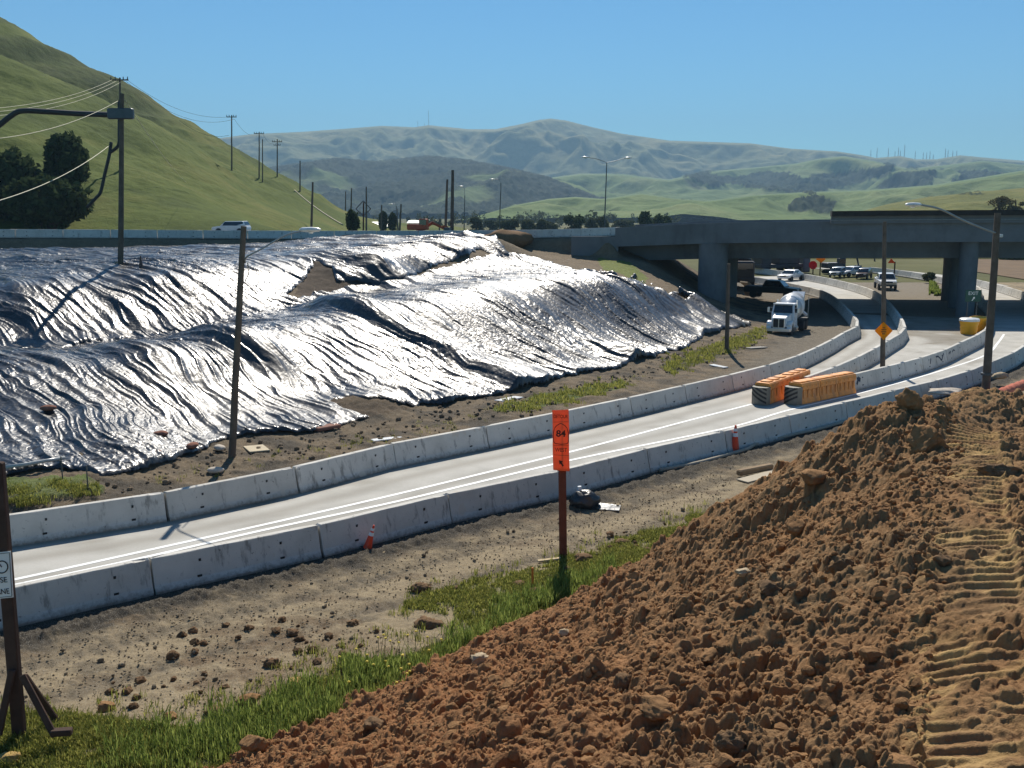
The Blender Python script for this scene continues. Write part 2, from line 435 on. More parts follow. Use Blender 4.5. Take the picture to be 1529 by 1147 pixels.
# near side: ledge tinted darker at the barrier's foot, then pale travelled gravel
put((1-sstep(7.0, 10.0, outD+w1*2))*(outD > 0), tan)
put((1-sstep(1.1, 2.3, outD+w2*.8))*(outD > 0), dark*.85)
put((.8*sstep(.05, .4, fbm(X*.45+3, Y*.8, 63, 5)))*(outD > 1.2)*(outD < 12), C_(122, 106, 84)); put(.6*sstep(.15, .45, fbm(X*.9, Y*1.4, 67, 5))*(outD > .8), C_(98, 90, 76))
trk = np.exp(-((outD-2.4-w2*.2)/.35)**2)+np.exp(-((outD-4.2-w2*.2)/.35)**2)
put(.55*trk*(outD > 0), dark*1.15)
GR_POLY = [(-60, 1065), (60, 1062), (200, 1076), (300, 1090), (420, 1035), (520, 985), (600, 985), (690, 950), (690, 925), (600, 905), (640, 885), (720, 868), (820, 836), (900, 818), (1000, 790), (1060, 765), (1070, 790), (960, 850), (880, 905), (760, 970), (600, 1050), (420, 1140), (250, 1200), (-60, 1200)]
def warp_in(poly, amp=26, s=.6, seed=9):
    return in_poly(px+amp*fbm(X*s, Y*s, seed, 3), py+amp*.5*fbm(X*s, Y*s, seed+1, 3), poly)
grassm = (warp_in(GR_POLY) & (outD > 1)).astype(float)
thin = sstep(-.6, -.05, fbm(X*1.1, Y*1.1, 31, 4))
put(grassm*thin*.85, grass_c)
put(warp_in([(290, 940), (420, 920), (560, 930), (620, 975), (560, 1010), (420, 1035), (330, 1060), (250, 1020)])*.7*sstep(-.3, .3, w2), C_(118, 98, 74))
LG_POLY = [(-80, 722), (0, 716), (130, 716), (150, 722), (152, 738), (60, 748), (0, 752), (-80, 765)]
lg = warp_in(LG_POLY, 14, 1.1).astype(float)*sstep(-.45, .1, fbm(X*.9, Y*.9, 935, 4)); put(lg*.8, C_(92, 112, 44))
lg2 = warp_in([(730, 612), (800, 590), (880, 576), (930, 566), (935, 578), (860, 598), (780, 615)], 7, .9).astype(float); put(lg2*.85, C_(86, 104, 42))
lg3 = warp_in([(890, 385), (940, 392), (968, 415), (960, 430), (930, 410), (900, 402)], 5, .6).astype(float); put(lg3*.9, C_(110, 124, 52))
put(warp_in([(440, 440), (470, 392), (500, 396), (560, 400), (575, 425), (540, 440), (480, 448)], 8, .4)*.85, C_(74, 62, 52)); put(warp_in([(440, 566), (600, 575), (625, 606), (540, 625), (470, 612)], 8, .4)*.6, C_(96, 80, 62))  # upper bench patch: shade of the steep face put into the soil colour
lg4 = warp_in([(985, 545), (1060, 515), (1100, 505), (1150, 487), (1135, 505), (1080, 530), (1000, 560)], 6, .6).astype(float); put(lg4*.7, C_(70, 74, 46))
# roughness of the surface
nz = 1-sstep(45, 70, Y)
rough = fbm(X*2.2, Y*2.2, 41, 4)*.05+lumps(X*2.2, Y*2.2, 51, .05, .3, .5)*.08+nz*(lumps(X*5.5, Y*5.5, 52, .1, .6, .6)*.055+lumps(X*12, Y*12, 53, .1, .6, .7)*.03)
soft = np.clip(1-((outA < .3) & (outD < .3)).astype(float), 0, 1)
flat = np.clip((1-sstep(.0, 9, outD))*(outD > 0), 0, 1)
hA = np.exp(-((outA-1.0-w2*.3)/.45)**2)*.10*(outA > 0)
ledge = (np.exp(-((outD-.95-w2*.25)/.25)**2)*.09+np.exp(-((outD-.95)/.5)**2)*(lumps(X*6+w2, Y*6, 57, .15, .65, .9)*.13+lumps(X*13, Y*13, 58, .15, .65, .9)*.06))*(outD > 0)
ruts = -.05*trk*(outD > 0)
big = (lumps(X*.55, Y*.55, 71, .1, .5, .55)*.55+lumps(X*1.4+w2, Y*1.4, 73, .1, .6, .7)*.40+lumps(X*3.1, Y*3.1+w2, 75, .1, .6, .7)*.22)*np.clip(sstep(1.5, 3.0, outA)*(1-sstep(40, 80, Y)*.3), 0, 1)
# wheel-lug marks across the ruts
lug = (np.sin(alD*2*math.pi/.32)*.018*trk)*(outD > 0)
Z = Z+rough*soft*(1-.35*flat)+hA+ledge+ruts+lug+big*.35-.012
Z = Z+.35*lg*(1-sstep(0, .45, np.abs(0*lg)))*0+lg*.12
Ng = Nodes('ground_soil'); co = Ng.coord()
att = Ng.n('Attribute', attribute_name='tint').outputs['Color']
f1 = Ng.noise(2.5, 10, .68, co); f2 = Ng.noise(14, 8, .65, co); f3 = Ng.noise(60, 4, .6, co)
c = Ng.mix(Ng.ramp(f1, [(.25, 0.0), (.75, 1.0)]), Ng.mix(1.0, att, (.72, .70, .68), 'MULTIPLY'), Ng.mix(1.0, att, (1.18, 1.17, 1.14), 'MULTIPLY'))
c = Ng.mix(Ng.ramp(f2, [(.35, .55), (.6, 0.0)]), c, Ng.mix(1.0, c, (.55, .53, .5), 'MULTIPLY'))
c = Ng.mix(Ng.ramp(f3, [(.56, 0.0), (.66, .75)]), c, (.40, .37, .32))
Ng.principled(c, .95, Ng.bump(Ng.math('ADD', Ng.math('MULTIPLY', f2, 1.2), f3), .9, .03), spec=.15)
GROUND_MAT = Ng.mat
inner = (Y < 127) & ~((Y > 118) & (X < 5))
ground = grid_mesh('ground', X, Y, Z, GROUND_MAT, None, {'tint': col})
tag(ground, kind='structure')
del X, Y, Z, px, py, col

# ------------------------------------------------------------------ black plastic sheeting on the embankment
UPPER_POLY = [(-160, 376), (0, 374), (150, 371), (330, 367), (450, 360), (540, 354), (620, 351), (700, 352), (716, 349), (740, 352), (745, 360), (764, 378), (762, 388), (740, 385), (715, 372), (690, 390), (660, 395), (620, 412), (560, 428), (500, 420), (495, 402), (470, 394), (455, 420), (430, 440), (455, 455), (400, 470), (300, 496), (200, 508), (100, 520), (0, 526), (-160, 526)]
LOWER_POLY = [(-160, 512), (0, 512), (100, 508), (200, 498), (300, 486), (400, 464), (440, 448), (470, 440), (540, 425), (600, 418), (660, 403), (690, 392), (735, 380), (772, 378), (800, 386), (850, 402), (900, 413), (945, 421), (1000, 440), (1050, 458), (1095, 473), (1124, 486), (1080, 493), (1052, 504), (1020, 522), (960, 538), (900, 556), (860, 560), (800, 578), (745, 590), (700, 598), (650, 608), (620, 608), (598, 604), (560, 596), (520, 594), (495, 600), (515, 612), (552, 622), (505, 640), (440, 650), (395, 648), (330, 660), (290, 680), (225, 703), (150, 716), (130, 706), (60, 704), (0, 716), (-160, 742)]
def drape(ph, al, seed, la, steep, cover):
    """folds that rise steeply on the near side and fall away gently; each one comes and goes along its length"""
    c = np.floor(ph); p = ph-c
    st = steep*(.7+.6*rnd(c.astype(np.int64), np.full(c.shape, 3, np.int64), seed))
    prof = np.where(p < st, .6*sstep(0, 1, p/st)+.4*p/st, (1-(p-st)/(1-st))**1.5)
    amp = np.clip(pn(al/la+c*7.31, c*1.7+.5, seed+4)*1.7+cover, 0, 1)
    return prof*amp
def folds(X, Y, ax, ay, seed, bench):
    al = X*ax+Y*ay; ac = -X*ay+Y*ax
    wx = fbm(X*.05, Y*.05, seed+50, 2)*2.4; wx2 = fbm(X*.3, Y*.3, seed+60, 3)*.42
    m = sstep(-.15, .35, fbm(X*.085, Y*.085, seed+70, 2)); wm = fbm(X*.13, Y*.13, seed+80, 2)*1.05
    h = .78*bench*drape((ac+wx+wx2*.4)/5.0, al, seed, 10, .24, .0)
    h = h+.17*drape((ac+wx*1.3+wm+wx2)/1.5+.37, al+wx2, seed+1, 5, .32, .2)
    h = h+.066*drape((ac+wx*.6+wm*1.5+wx2*1.3)/.62, al+wx2*2, seed+2, 3.4, .4, .6)
    h = h+.030*drape((ac+wx*.5+wx2*1.6)/.30+.2, al+wx2*2, seed+7, 1.7, .42, .5)
    pl = np.maximum(0, ridged((ac+wx*.8+wm+wx2*1.2)/.75, (al+wx2)/9, seed+9, 1))**4; pl2 = np.maximum(0, ridged((ac+wx*.8+wm*.6+wx2*1.6)/.40, (al+wx2)/5, seed+11, 1))**4
    h = h+.085*pl*sstep(-.25, .35, fbm(X*.2, Y*.2, seed+93, 2))+.045*pl2*sstep(-.4, .4, fbm(X*.3, Y*.3, seed+95, 2))
    crk = ridged((ac+wx2*2)/.55, (al+wx2*2)/1.1, seed+3, 3)
    h = h+.056*crk*(.35+.65*m)+.018*ridged(X/.33+wx2, Y/.33, seed+5, 2)*(.4+.8*m)
    return h
NT = Nodes('black_plastic_film'); co = NT.coord()
v1 = NT.scalevec(co, (1, 1, 1))
cr = NT.n('TexVoronoi', feature='DISTANCE_TO_EDGE'); cr.inputs['Scale'].default_value = 3.2; cr.inputs['Randomness'].default_value = 1
dn = NT.n('TexNoise'); dn.inputs['Scale'].default_value = 1.6; dn.inputs['Detail'].default_value = 4
NT.l(co, dn.inputs['Vector'])
NT.l(NT.mix(.25, co, dn.outputs['Color'], 'LINEAR_LIGHT'), cr.inputs['Vector'])
crm = NT.ramp(NT.noise(.11, 3, .5, co), [(.36, .25), (.62, 1.0)])
hcr = NT.math('MINIMUM', NT.math('MULTIPLY', cr.outputs['Distance'], 2.2), .5)
hn = NT.noise(7, 5, .6, co)
dust = NT.ramp(NT.noise(.35, 7, .65, co), [(.45, 0.0), (.75, .45)])
NT.principled(NT.mix(dust, (.018, .018, .021), (.085, .078, .068)), NT.ramp(NT.noise(.8, 5, .6, co), [(.3, .33), (.7, .48)]), NT.bump(NT.math('MULTIPLY', crm, NT.math('ADD', hcr, NT.math('MULTIPLY', hn, .5))), .5, .05), spec=.55, Coat_Weight=.32, Coat_Roughness=.13)
PLASTIC = NT.mat
def sheet(name, poly, ax, ay, seed, u0, u1, nc, y0, y1, nr, lift, bench):
    X, Y = polar(u0, u1, nc, y0, y1, nr)
    Z0 = ground_z(X, Y); px, py = project(X, Y, Z0)
    e = 6.0
    keep = in_poly(px+e*fbm(X*.8, Y*.8, seed+90, 3), py+e*.8*fbm(X*.8, Y*.8, seed+91, 3), poly)
    H = folds(X, Y, ax, ay, seed, bench)
    kf = keep.astype(float)
    for _ in range(5):
        kf[1:-1] = (kf[:-2]+kf[1:-1]+kf[2:])/3; kf[:, 1:-1] = (kf[:, :-2]+kf[:, 1:-1]+kf[:, 2:])/3
    ew = np.clip((kf-.5)*2, 0, 1)
    Z = Z0+.03+(lift*.4+.02)*ew+H*(.25+.75*ew)
    return grid_mesh(name, X, Y, Z, PLASTIC, keep)
up_sheet = sheet('plastic_sheet', UPPER_POLY, .80, -.60, 101, -.62, .02, 1000, 45, 112, 800, .12, .5)
tag(up_sheet, 'black plastic sheet over the top bench of the embankment, below the upper road', 'plastic sheet')
lo_sheet = sheet('plastic_sheet', LOWER_POLY, .75, -.66, 202, -.62, .26, 1400, 28, 92, 1100, .05, 1.0)
tag(lo_sheet, 'glossy black plastic sheet wrinkled down the long lower slope to the roadside', 'plastic sheet')

# ------------------------------------------------------------------ dirt mound in front
M = []
F0 = Vector((-5.2, 15.2)); FD = Vector((.627, .779)); FN = Vector((.779, -.627))
for t_ in (-16, -12, -8, -4, 0, 4, 8):
    for n_ in (-3, 0, 3, 6, 8.5):
        p = F0+FD*t_+FN*n_
        z = -.30+.495*n_
        if n_ == 8.5: z = 4.35
        if p.y > 1.0: M.append((p.x, p.y, z if n_ >= 0 else -1.2))
def mz_(x, y, z): p = onz(x, y, z); M.append((p.x, p.y, z))
for x, y, z in ((1465, 1147, 5.4), (1465, 1000, 5.45), (1465, 900, 5.5), (1455, 780, 5.55), (1450, 700, 5.6), (1445, 630, 5.6), (1529, 610, 5.6), (1529, 760, 5.55), (1529, 1147, 5.5), (1750, 1147, 5.5), (1750, 640, 5.6), (1750, 800, 5.6), (1250, 1000, 4.9), (1250, 850, 5.05), (1350, 740, 5.45), (1330, 900, 5.3)): mz_(x, y, z)
for p in ((4, 1, 5.4), (8, 2, 5.5), (14, 6, 5.6), (20, 14, 5.6)): M.append(p)
def mY(x, y, Y_): p = onY(x, y, Y_); M.append((p.x, p.y, p.z)); return p
RIDGE = [(880, 870, 20.5), (950, 836, 19.0), (1030, 797, 17.6), (1100, 752, 16.4), (1160, 712, 15.8), (1210, 680, 15.5), (1260, 645, 15.3), (1310, 618, 15.2), (1350, 600, 15.3), (1400, 602, 16.0), (1440, 598, 16.8), (1529, 596, 17.2), (1700, 594, 17.5)]
for i, (x, y, Y_) in enumerate(RIDGE):
    p = mY(x, y, Y_)
    o = Vector((-.5, .866)) if i < 9 else Vector((0, 1.0))
    for s_ in (2.5, 5.5, 9):
        M.append((p.x+o.x*s_, p.y+o.y*s_, max(p.z-.85*s_, -1.2)))
mound_base = RBF(M, .8, .03)
TRK_A, TRK_B = onz(1468, 1200, 5.42), onz(1446, 600, 5.6)
TRK_D = (TRK_B-TRK_A).to_2d().normalized()
def mound_z(X, Y, detail=True):
    z = mound_base(X, Y)
    if not detail: return z
    w = fbm(X*.8, Y*.8, 301, 3)
    al = (X-TRK_A.x)*TRK_D.x+(Y-TRK_A.y)*TRK_D.y; ac = (X-TRK_A.x)*TRK_D.y-(Y-TRK_A.y)*TRK_D.x
    lane = np.zeros_like(X)
    for off in (0.0, 2.1):
        lane = np.maximum(lane, sstep(.36, .28, np.abs(ac-off+.04*w))*(.2+.80*sstep(-.35, .15, fbm(X*.9, Y*.9, 330+int(off*10), 2))))
    flatm = sstep(4.9, 5.3, z)*sstep(1.0, 2.2, X-.12*Y+.5*w)
    cl = .75+.5*sstep(-.3, .3, w)
    qx = .10*fbm(X*3.1, Y*3.1, 351, 3); qy = .10*fbm(X*3.1, Y*3.1, 353, 3); X = X+qx; Y = Y+qy
    d = (lumps(X*1.15, Y*1.15, 303, .1, .52, .5)*.24*(1-.75*flatm)
         + lumps(X*2.6+w, Y*2.6, 307, .1, .6, .75)*.20*(1-.5*flatm)
         + lumps(X*6+w, Y*6, 311, .15, .68, .95)*.14
         + lumps(X*14, Y*14+w, 317, .2, .7, .97)*.065+np.abs(pn(X*9, Y*9, 355))*.05
         + lumps(X*30, Y*30, 319, .2, .7, 1)*.015)*cl + fbm(X*1.3, Y*1.3, 323, 4)*.16*(1-.7*flatm)+fbm(X*20, Y*20, 325, 2)*.012
    ph = (al+.02*w+.012*fbm(X*3, Y*3, 341, 2))/.17
    bars = np.abs(((ph) % 1)-.5)*2
    tr = -.03+.046*sstep(.40, .85, bars)*sstep(-.6, -.1, fbm(X*3.5, Y*3.5, 343, 2))+d*.09
    return z+d*(1-lane)+tr*lane
X, Y = polar(-.75, .75, 1500, 3.4, 26.0, 1250)
u = X/Y
keep = np.ones(X.shape, bool)
Z = mound_z(X, Y); G0 = ground_z(X, Y)
keep = Z > G0-.25
w = fbm(X*.35, Y*.35, 401, 4); w2 = fbm(X*2.2, Y*2.2, 405, 4)
px, py = project(X, Y, Z)
al = (X-TRK_A.x)*TRK_D.x+(Y-TRK_A.y)*TRK_D.y; ac = (X-TRK_A.x)*TRK_D.y-(Y-TRK_A.y)*TRK_D.x
t = sstep(-.4, .4, w)[..., None]
col = C_(154, 119, 84)*(1-t)+C_(148, 120, 88)*t
left = sstep(1150, 700, px)[..., None]
col = col*(1-left)+C_(157, 115, 80)*left
t2 = sstep(.05, .4, w2)[..., None]*.5; col = col*(1-t2)+C_(130, 102, 73)*t2
yel = np.maximum(sstep(.55, .25, np.abs(ac)), .7*sstep(.55, .25, np.abs(ac-2.1)))*sstep(-.35, .2, fbm(X*.9, Y*.9, 330, 2))
yel = (np.clip(yel, 0, 1)*sstep(-.25, .3, fbm(X*2.2, Y*4, 377, 3))*.75)[..., None]; col = col*(1-yel)+C_(196, 166, 112)*yel
Nm = Nodes('turned_clay_soil'); co = Nm.coord()
att = Nm.n('Attribute', attribute_name='tint').outputs['Color']
f1 = Nm.noise(3.5, 9, .65, co); f2 = Nm.noise(24, 7, .65, co); f3 = Nm.noise(90, 4, .65, co)
c = Nm.mix(Nm.ramp(f1, [(.3, 0.0), (.7, 1.0)]), Nm.mix(1.0, att, (.74, .70, .66), 'MULTIPLY'), Nm.mix(1.0, att, (1.16, 1.15, 1.13), 'MULTIPLY'))
c = Nm.mix(Nm.ramp(f2, [(.3, .5), (.55, 0.0)]), c, Nm.mix(1.0, c, (.6, .56, .52), 'MULTIPLY'))
Nm.principled(c, .97, Nm.bump(Nm.math('ADD', Nm.math('MULTIPLY', f2, 1.5), f3), .8, .02), spec=.12)
SOIL_MAT = Nm.mat
mound = grid_mesh('dirt_terrain', X, Y, Z, SOIL_MAT, keep, {'tint': col})
tag(mound, kind='structure')
del X, Y, Z, col, px, py, al, ac, yel
def mhit(x, y):
    return hit(x, y, 3.0, 30, lambda a, b: np.maximum(mound_z(a, b), ground_z(a, b)))
# ------------------------------------------------------------------ far ground and hills
NF = Nodes('valley_grass'); co = NF.coord()
f = NF.noise(.012, 8, .6, co); f2 = NF.noise(.15, 8, .65, co)
c = NF.ramp(f, [(.3, srgb(84, 84, 58)), (.5, srgb(98, 98, 62)), (.7, srgb(116, 108, 82))])
c = NF.mix(NF.ramp(f2, [(.3, .6), (.6, 0.0)]), c, NF.mix(1.0, c, (.6, .62, .55), 'MULTIPLY'))
NF.principled(c, .95, NF.bump(f2, .8, .5), spec=.1)
VALLEY = NF.mat
X, Y = polar(-2.2, 2.2, 160, 3.0, 14000, 120)
vf = grid_mesh('terrain', X, Y, np.where(Y < 121, -.9, -.06), VALLEY)
tag(vf, kind='structure')

def hill_mat(name, lo, mid, hi, s1, s2, forest, bump_d):
    N = Nodes(name); co = N.coord()
    a = N.noise(s1, 9, .62, co); b = N.noise(s2, 9, .68, co)
    c = N.ramp(a, [(.28, lo), (.5, mid), (.72, hi)])
    c = N.mix(N.ramp(b, [(.30, .7), (.55, 0.0)]), c, N.mix(1.0, c, (.58, .62, .5), 'MULTIPLY'))
    fa = N.n('Attribute', attribute_name='wood').outputs['Fac']
    c = N.mix(fa, c, N.mix(N.ramp(b, [(.35, 0.0), (.65, 1.0)]), forest, tuple(q*1.8 for q in forest)))
    N.principled(c, .95, N.bump(b, .9, bump_d), spec=.08); return N.mat

# the grassy hill behind the upper road, on the left
H = []
def hp(x, y, Y_): p = onY(x, y, Y_); H.append((p.x, p.y, p.z))
for q in ((-420, -150, 275), (-250, -80, 270), (-100, -15, 265), (0, 38, 260), (60, 72, 262), (110, 95, 265), (180, 125, 270), (240, 160, 275), (290, 190, 280), (330, 215, 285), (390, 250, 295), (450, 284, 305), (515, 327, 320),
          (-420, -40, 205), (-250, 0, 200), (-100, 50, 193), (0, 88, 190), (70, 119, 190), (115, 143, 190), (146, 153, 192), (195, 174, 197), (244, 195, 206), (300, 232, 228),
          (-250, 200, 150), (-100, 200, 150), (0, 200, 150), (100, 232, 152), (200, 255, 155), (300, 288, 165), (400, 305, 200), (450, 318, 225), (200, 300, 135), (320, 318, 140), (420, 328, 170)): hp(*q)
for x_, Y_ in ((-130, 120), (-100, 118), (-80, 118), (-60, 119), (-45, 121), (-35, 124), (-30, 135), (-30, 160), (-30, 200), (-32, 260), (-38, 330), (-20, 400)): H.append((x_, Y_, 6.2 if Y_ < 150 else 3.0))
for q in ((-110, -2, 225), (0, 100, 224), (70, 128, 226), (115, 148, 230)):
    p = onY(q[0], q[1], q[2]); H.append((p.x, p.y, p.z-5.5))
for x_, y_, z_ in ((-300, 400, 70), (-200, 400, 45), (-120, 420, 15), (-60, 420, 2), (-260, 330, 75), (-170, 340, 50)): H.append((x_, y_, z_))
hill_base = RBF(H, 9, .05)
def hill_z(X, Y):
    z = hill_base(X, Y)
    terr = ridged(X*.012+fbm(X*.02, Y*.02, 521, 2)*.2, z*.16+fbm(X*.03, Y*.03, 523, 3)*.8, 525, 1)
    k = sstep(6.5, 14, z)
    return z+k*(fbm(X*.035, Y*.035, 501, 4)*1.6+(.4+.7*sstep(205, 225, Y))*terr+fbm(X*.35, Y*.35, 505, 3)*.32)
X, Y = polar(-1.25, -.045, 900, 111, 430, 420)
Z = hill_z(X, Y)
Z = np.where(Y < 120, np.minimum(Z, 6.3), Z)
wd = sstep(.2, .5, fbm(X*.06, Y*.06, 531, 5))*.5+.8*sstep(212, 222, Y)*sstep(-.30, -.36, X/Y)*sstep(-.5, .25, fbm(X*.03, Z*.14, 537, 4))+sstep(.5, .7, fbm(X*.2, Y*.2, 533, 4))*.5  # slope behind the near lobe: its shade is tinted in along with scrub
dull = sstep(.2, .7, pn(X*.02, Z*.05, 535))*0
HM = hill_mat('spring_hill_grass', srgb(66, 78, 36), srgb(88, 99, 45), srgb(116, 112, 62), .035, .5, srgb(48, 58, 30), .5)
hill = grid_mesh('hill', X, Y, Z, HM, None, {'wood': np.clip(wd, 0, 1)}); tag(hill, kind='structure')

# distant ranges: each a band of terrain that climbs from a foot to a surveyed skyline
def range_(name, prof, d0, d1, dback, mat_, seed, spur, wood_fn, nr=200, u0=-.62, u1=.62, nc=900, foot=0.0, e=1.0, lam=700., rz=0.0):
    xs = [p[0] for p in prof]; ys = [p[1] for p in prof]
    X, Y = polar(u0, u1, nc, d0, dback, nr)
    u = X/Y
    pxs = PW/2+FPX*u/.974                       # picture column of each bearing, near enough
    dr = d1*(1+.06*np.sin(u*9+seed))
    yr = np.interp(pxs, xs, ys)
    vv = (PH/2-yr)/FPX; zr = CZ+(-SP+vv*CP)/(CP+vv*SP)*dr
    t = (Y-d0)/(dr-d0)
    rise = np.where(t < 1, sstep(0, 1, np.clip(t, 0, 1))**e, 1-.6*np.clip((t-1)*(dr-d0)/(dback-d1+1), 0, 1)**1.2)
    n1 = ridged(X/lam+fbm(X/lam, Y/lam, seed+9, 3)*.5, Y/(lam*1.9), seed, 4, .52)
    n2 = fbm(X/lam*2.6, Y/lam*2.6, seed+5, 4)
    env = np.clip(1-np.abs(t-.44)/.46, 0, 1)**.6
    z = zr*rise+spur*env*(n1*.75+n2*.35)+rz*n2*np.clip(t*1.3, 0, 1)
    z = np.where(t < 1, np.minimum(z, CZ+(zr-CZ)*Y/dr-.05*(1-t)*zr), z)
    z = np.where(t < 0, foot-2, np.maximum(z, foot-2))
    wv = wood_fn(pxs, PH/2-FPX*((Y*SP+(z-CZ)*CP)/(Y*CP-(z-CZ)*SP)), X, Y, n1, t)
    cell = 9.0*d1/2500
    z = z+wv*(lumps(X/cell, Y/cell, seed+20, .3, .7, 1)*cell*.9)
    o = grid_mesh(name, X, Y, z, mat_, None, {'wood': np.clip(wv, 0, 1)}); tag(o, kind='structure'); return o
far_mat = hill_mat('far_hill_grass', srgb(104, 114, 78), srgb(124, 126, 86), srgb(150, 144, 104), .004, .03, srgb(36, 46, 34), 8)
mid_mat = hill_mat('wooded_hill_grass', srgb(84, 100, 62), srgb(100, 114, 70), srgb(120, 124, 82), .006, .04, srgb(36, 44, 32), 6)
grn_mat = hill_mat('green_foothill_grass', srgb(88, 108, 62), srgb(108, 124, 74), srgb(134, 140, 94), .006, .05, srgb(34, 44, 28), 4)
near_mat = hill_mat('olive_hill_grass', srgb(96, 100, 50), srgb(112, 112, 56), srgb(128, 120, 68), .02, .15, srgb(48, 56, 32), 2)
L1 = [(-300, 215), (150, 212), (320, 207), (380, 200), (450, 197), (520, 192), (570, 188), (620, 190), (640, 187), (700, 193), (740, 193), (780, 185), (805, 179), (822, 177), (845, 180), (880, 189), (930, 200), (1000, 210), (1060, 212), (1120, 214), (1180, 222), (1250, 226), (1290, 232), (1310, 236), (1345, 233), (1370, 238), (1400, 238), (1435, 232), (1480, 236), (1529, 240), (1800, 250)]
def patches(n, seed, lo, hi, s):
    return lambda px, py, X, Y, n1, t: sstep(lo, hi, fbm(X*s, Y*s, seed, 5)-.35*n1)
range_('mountain', L1, 3300, 5200, 6000, far_mat, 611, 230, lambda px, py, X, Y, n1, t: np.clip(sstep(.18, .36, fbm(X*.0022, Y*.0022, 613, 5)-.42*n1-.25*t+.25*sstep(700, 350, px)), 0, 1), 260, lam=800)
L2 = [(-300, 262), (250, 262), (330, 262), (400, 252), (440, 246), (500, 237), (560, 242), (640, 234), (700, 240), (760, 252), (820, 266), (880, 290), (950, 312), (1020, 330), (1800, 330)]
range_('forested_hill', L2, 1500, 3000, 3500, mid_mat, 631, 80, lambda px, py, X, Y, n1, t: sstep(.0, .22, fbm(X*.004, Y*.004, 633, 5)+.30-.2*n1+.25*sstep(.95, .6, t)-.55*sstep(.86, .98, t)), 230, lam=520)
L3 = [(-300, 330), (560, 330), (640, 272), (700, 262), (760, 262), (800, 268), (870, 259), (930, 260), (1000, 268), (1060, 256), (1130, 250), (1190, 244), (1230, 236), (1262, 233), (1310, 241), (1360, 252), (1420, 246), (1470, 240), (1529, 246), (1800, 250)]
WP = [[(1020, 262), (1060, 258), (1110, 262), (1150, 258), (1200, 262), (1290, 252), (1340, 243), (1330, 262), (1250, 285), (1200, 290), (1150, 282), (1060, 276)],
      [(1310, 278), (1345, 258), (1410, 254), (1400, 275), (1370, 288), (1330, 290)], [(1420, 285), (1440, 256), (1480, 252), (1515, 262), (1490, 278), (1450, 288)], [(1180, 318), (1185, 298), (1215, 290), (1250, 300), (1240, 318)]]
def woods3(px, py, X, Y, n1, t):
    a = px+22*fbm(X*.006, Y*.006, 651, 4); b = py+10*fbm(X*.006, Y*.006, 652, 4)
    m = np.zeros(px.shape)
    for p in WP: m = np.maximum(m, in_poly(a, b, p).astype(float))
    m = np.maximum(m, sstep(.3, .5, fbm(X*.004, Y*.004, 655, 5)+.06-.42*n1+.35*sstep(1000, 760, px)*sstep(.98, .85, t)))
    return m
range_('green_ridge', L3, 1900, 3400, 4000, grn_mat, 641, 140, woods3, 230, lam=560)
L4 = [(-300, 345), (560, 345), (640, 338), (700, 326), (770, 306), (820, 297), (860, 294), (900, 297), (960, 289), (1010, 296), (1060, 300), (1130, 291), (1200, 287), (1300, 284), (1400, 276), (1529, 255), (1800, 250)]
def woods4(px, py, X, Y, n1, t):
    a = px+16*fbm(X*.008, Y*.008, 661, 4); b = py+8*fbm(X*.008, Y*.008, 662, 4)
    return np.maximum(in_poly(a, b, WP[3]).astype(float), sstep(.30, .46, fbm(X*.007, Y*.007, 665, 5)+.05-.42*n1))
range_('foothill', L4, 900, 2100, 2500, grn_mat, 671, 75, woods4, 210, lam=330)
L5 = [(-300, 360), (1180, 345), (1270, 322), (1330, 305), (1380, 296), (1450, 288), (1529, 281), (1700, 268), (2000, 262)]
range_('grassy_hill', L5, 330, 760, 980, near_mat, 681, 7, lambda px, py, X, Y, n1, t: sstep(.36, .5, fbm(X*.03, Y*.03, 685, 5)), 200, u0=.15, u1=.9, nc=500, lam=120)
dp = [onz(x, y, .04) for x, y in ((1440, 403), (1529, 417), (1640, 436), (1700, 400), (1600, 387), (1440, 387))]
df = MB(); df.add(dp, [tuple(range(6))]); tag(df.build('dirt_field', simple('ploughed_brown', srgb(116, 98, 78), .95, 0, .2, .3, .1, .3)), kind='structure')
hw = [onz(x, y, .022) for x, y in ((1235, 397), (1330, 402), (1430, 413), (1529, 431), (1620, 448), (1620, 458), (1529, 441), (1430, 421), (1330, 408), (1235, 401))]
hm_ = MB(); hm_.add(hw, [tuple(range(10))]); tag(hm_.build('highway', simple('pale_highway', srgb(186, 182, 172), .9, 0, .1, .4, .2)), kind='structure')
# low green bank seen under the bridge
LB = [(-300, 380), (960, 378), (1050, 371), (1250, 366), (1400, 370), (1529, 377), (1900, 380)]
range_('grassy_bank', LB, 195, 262, 300, near_mat, 691, .6, lambda px, py, X, Y, n1, t: sstep(.34, .5, fbm(X*.09, Y*.09, 695, 5)), 90, u0=.06, u1=.75, nc=400, lam=30)
del X, Y, Z
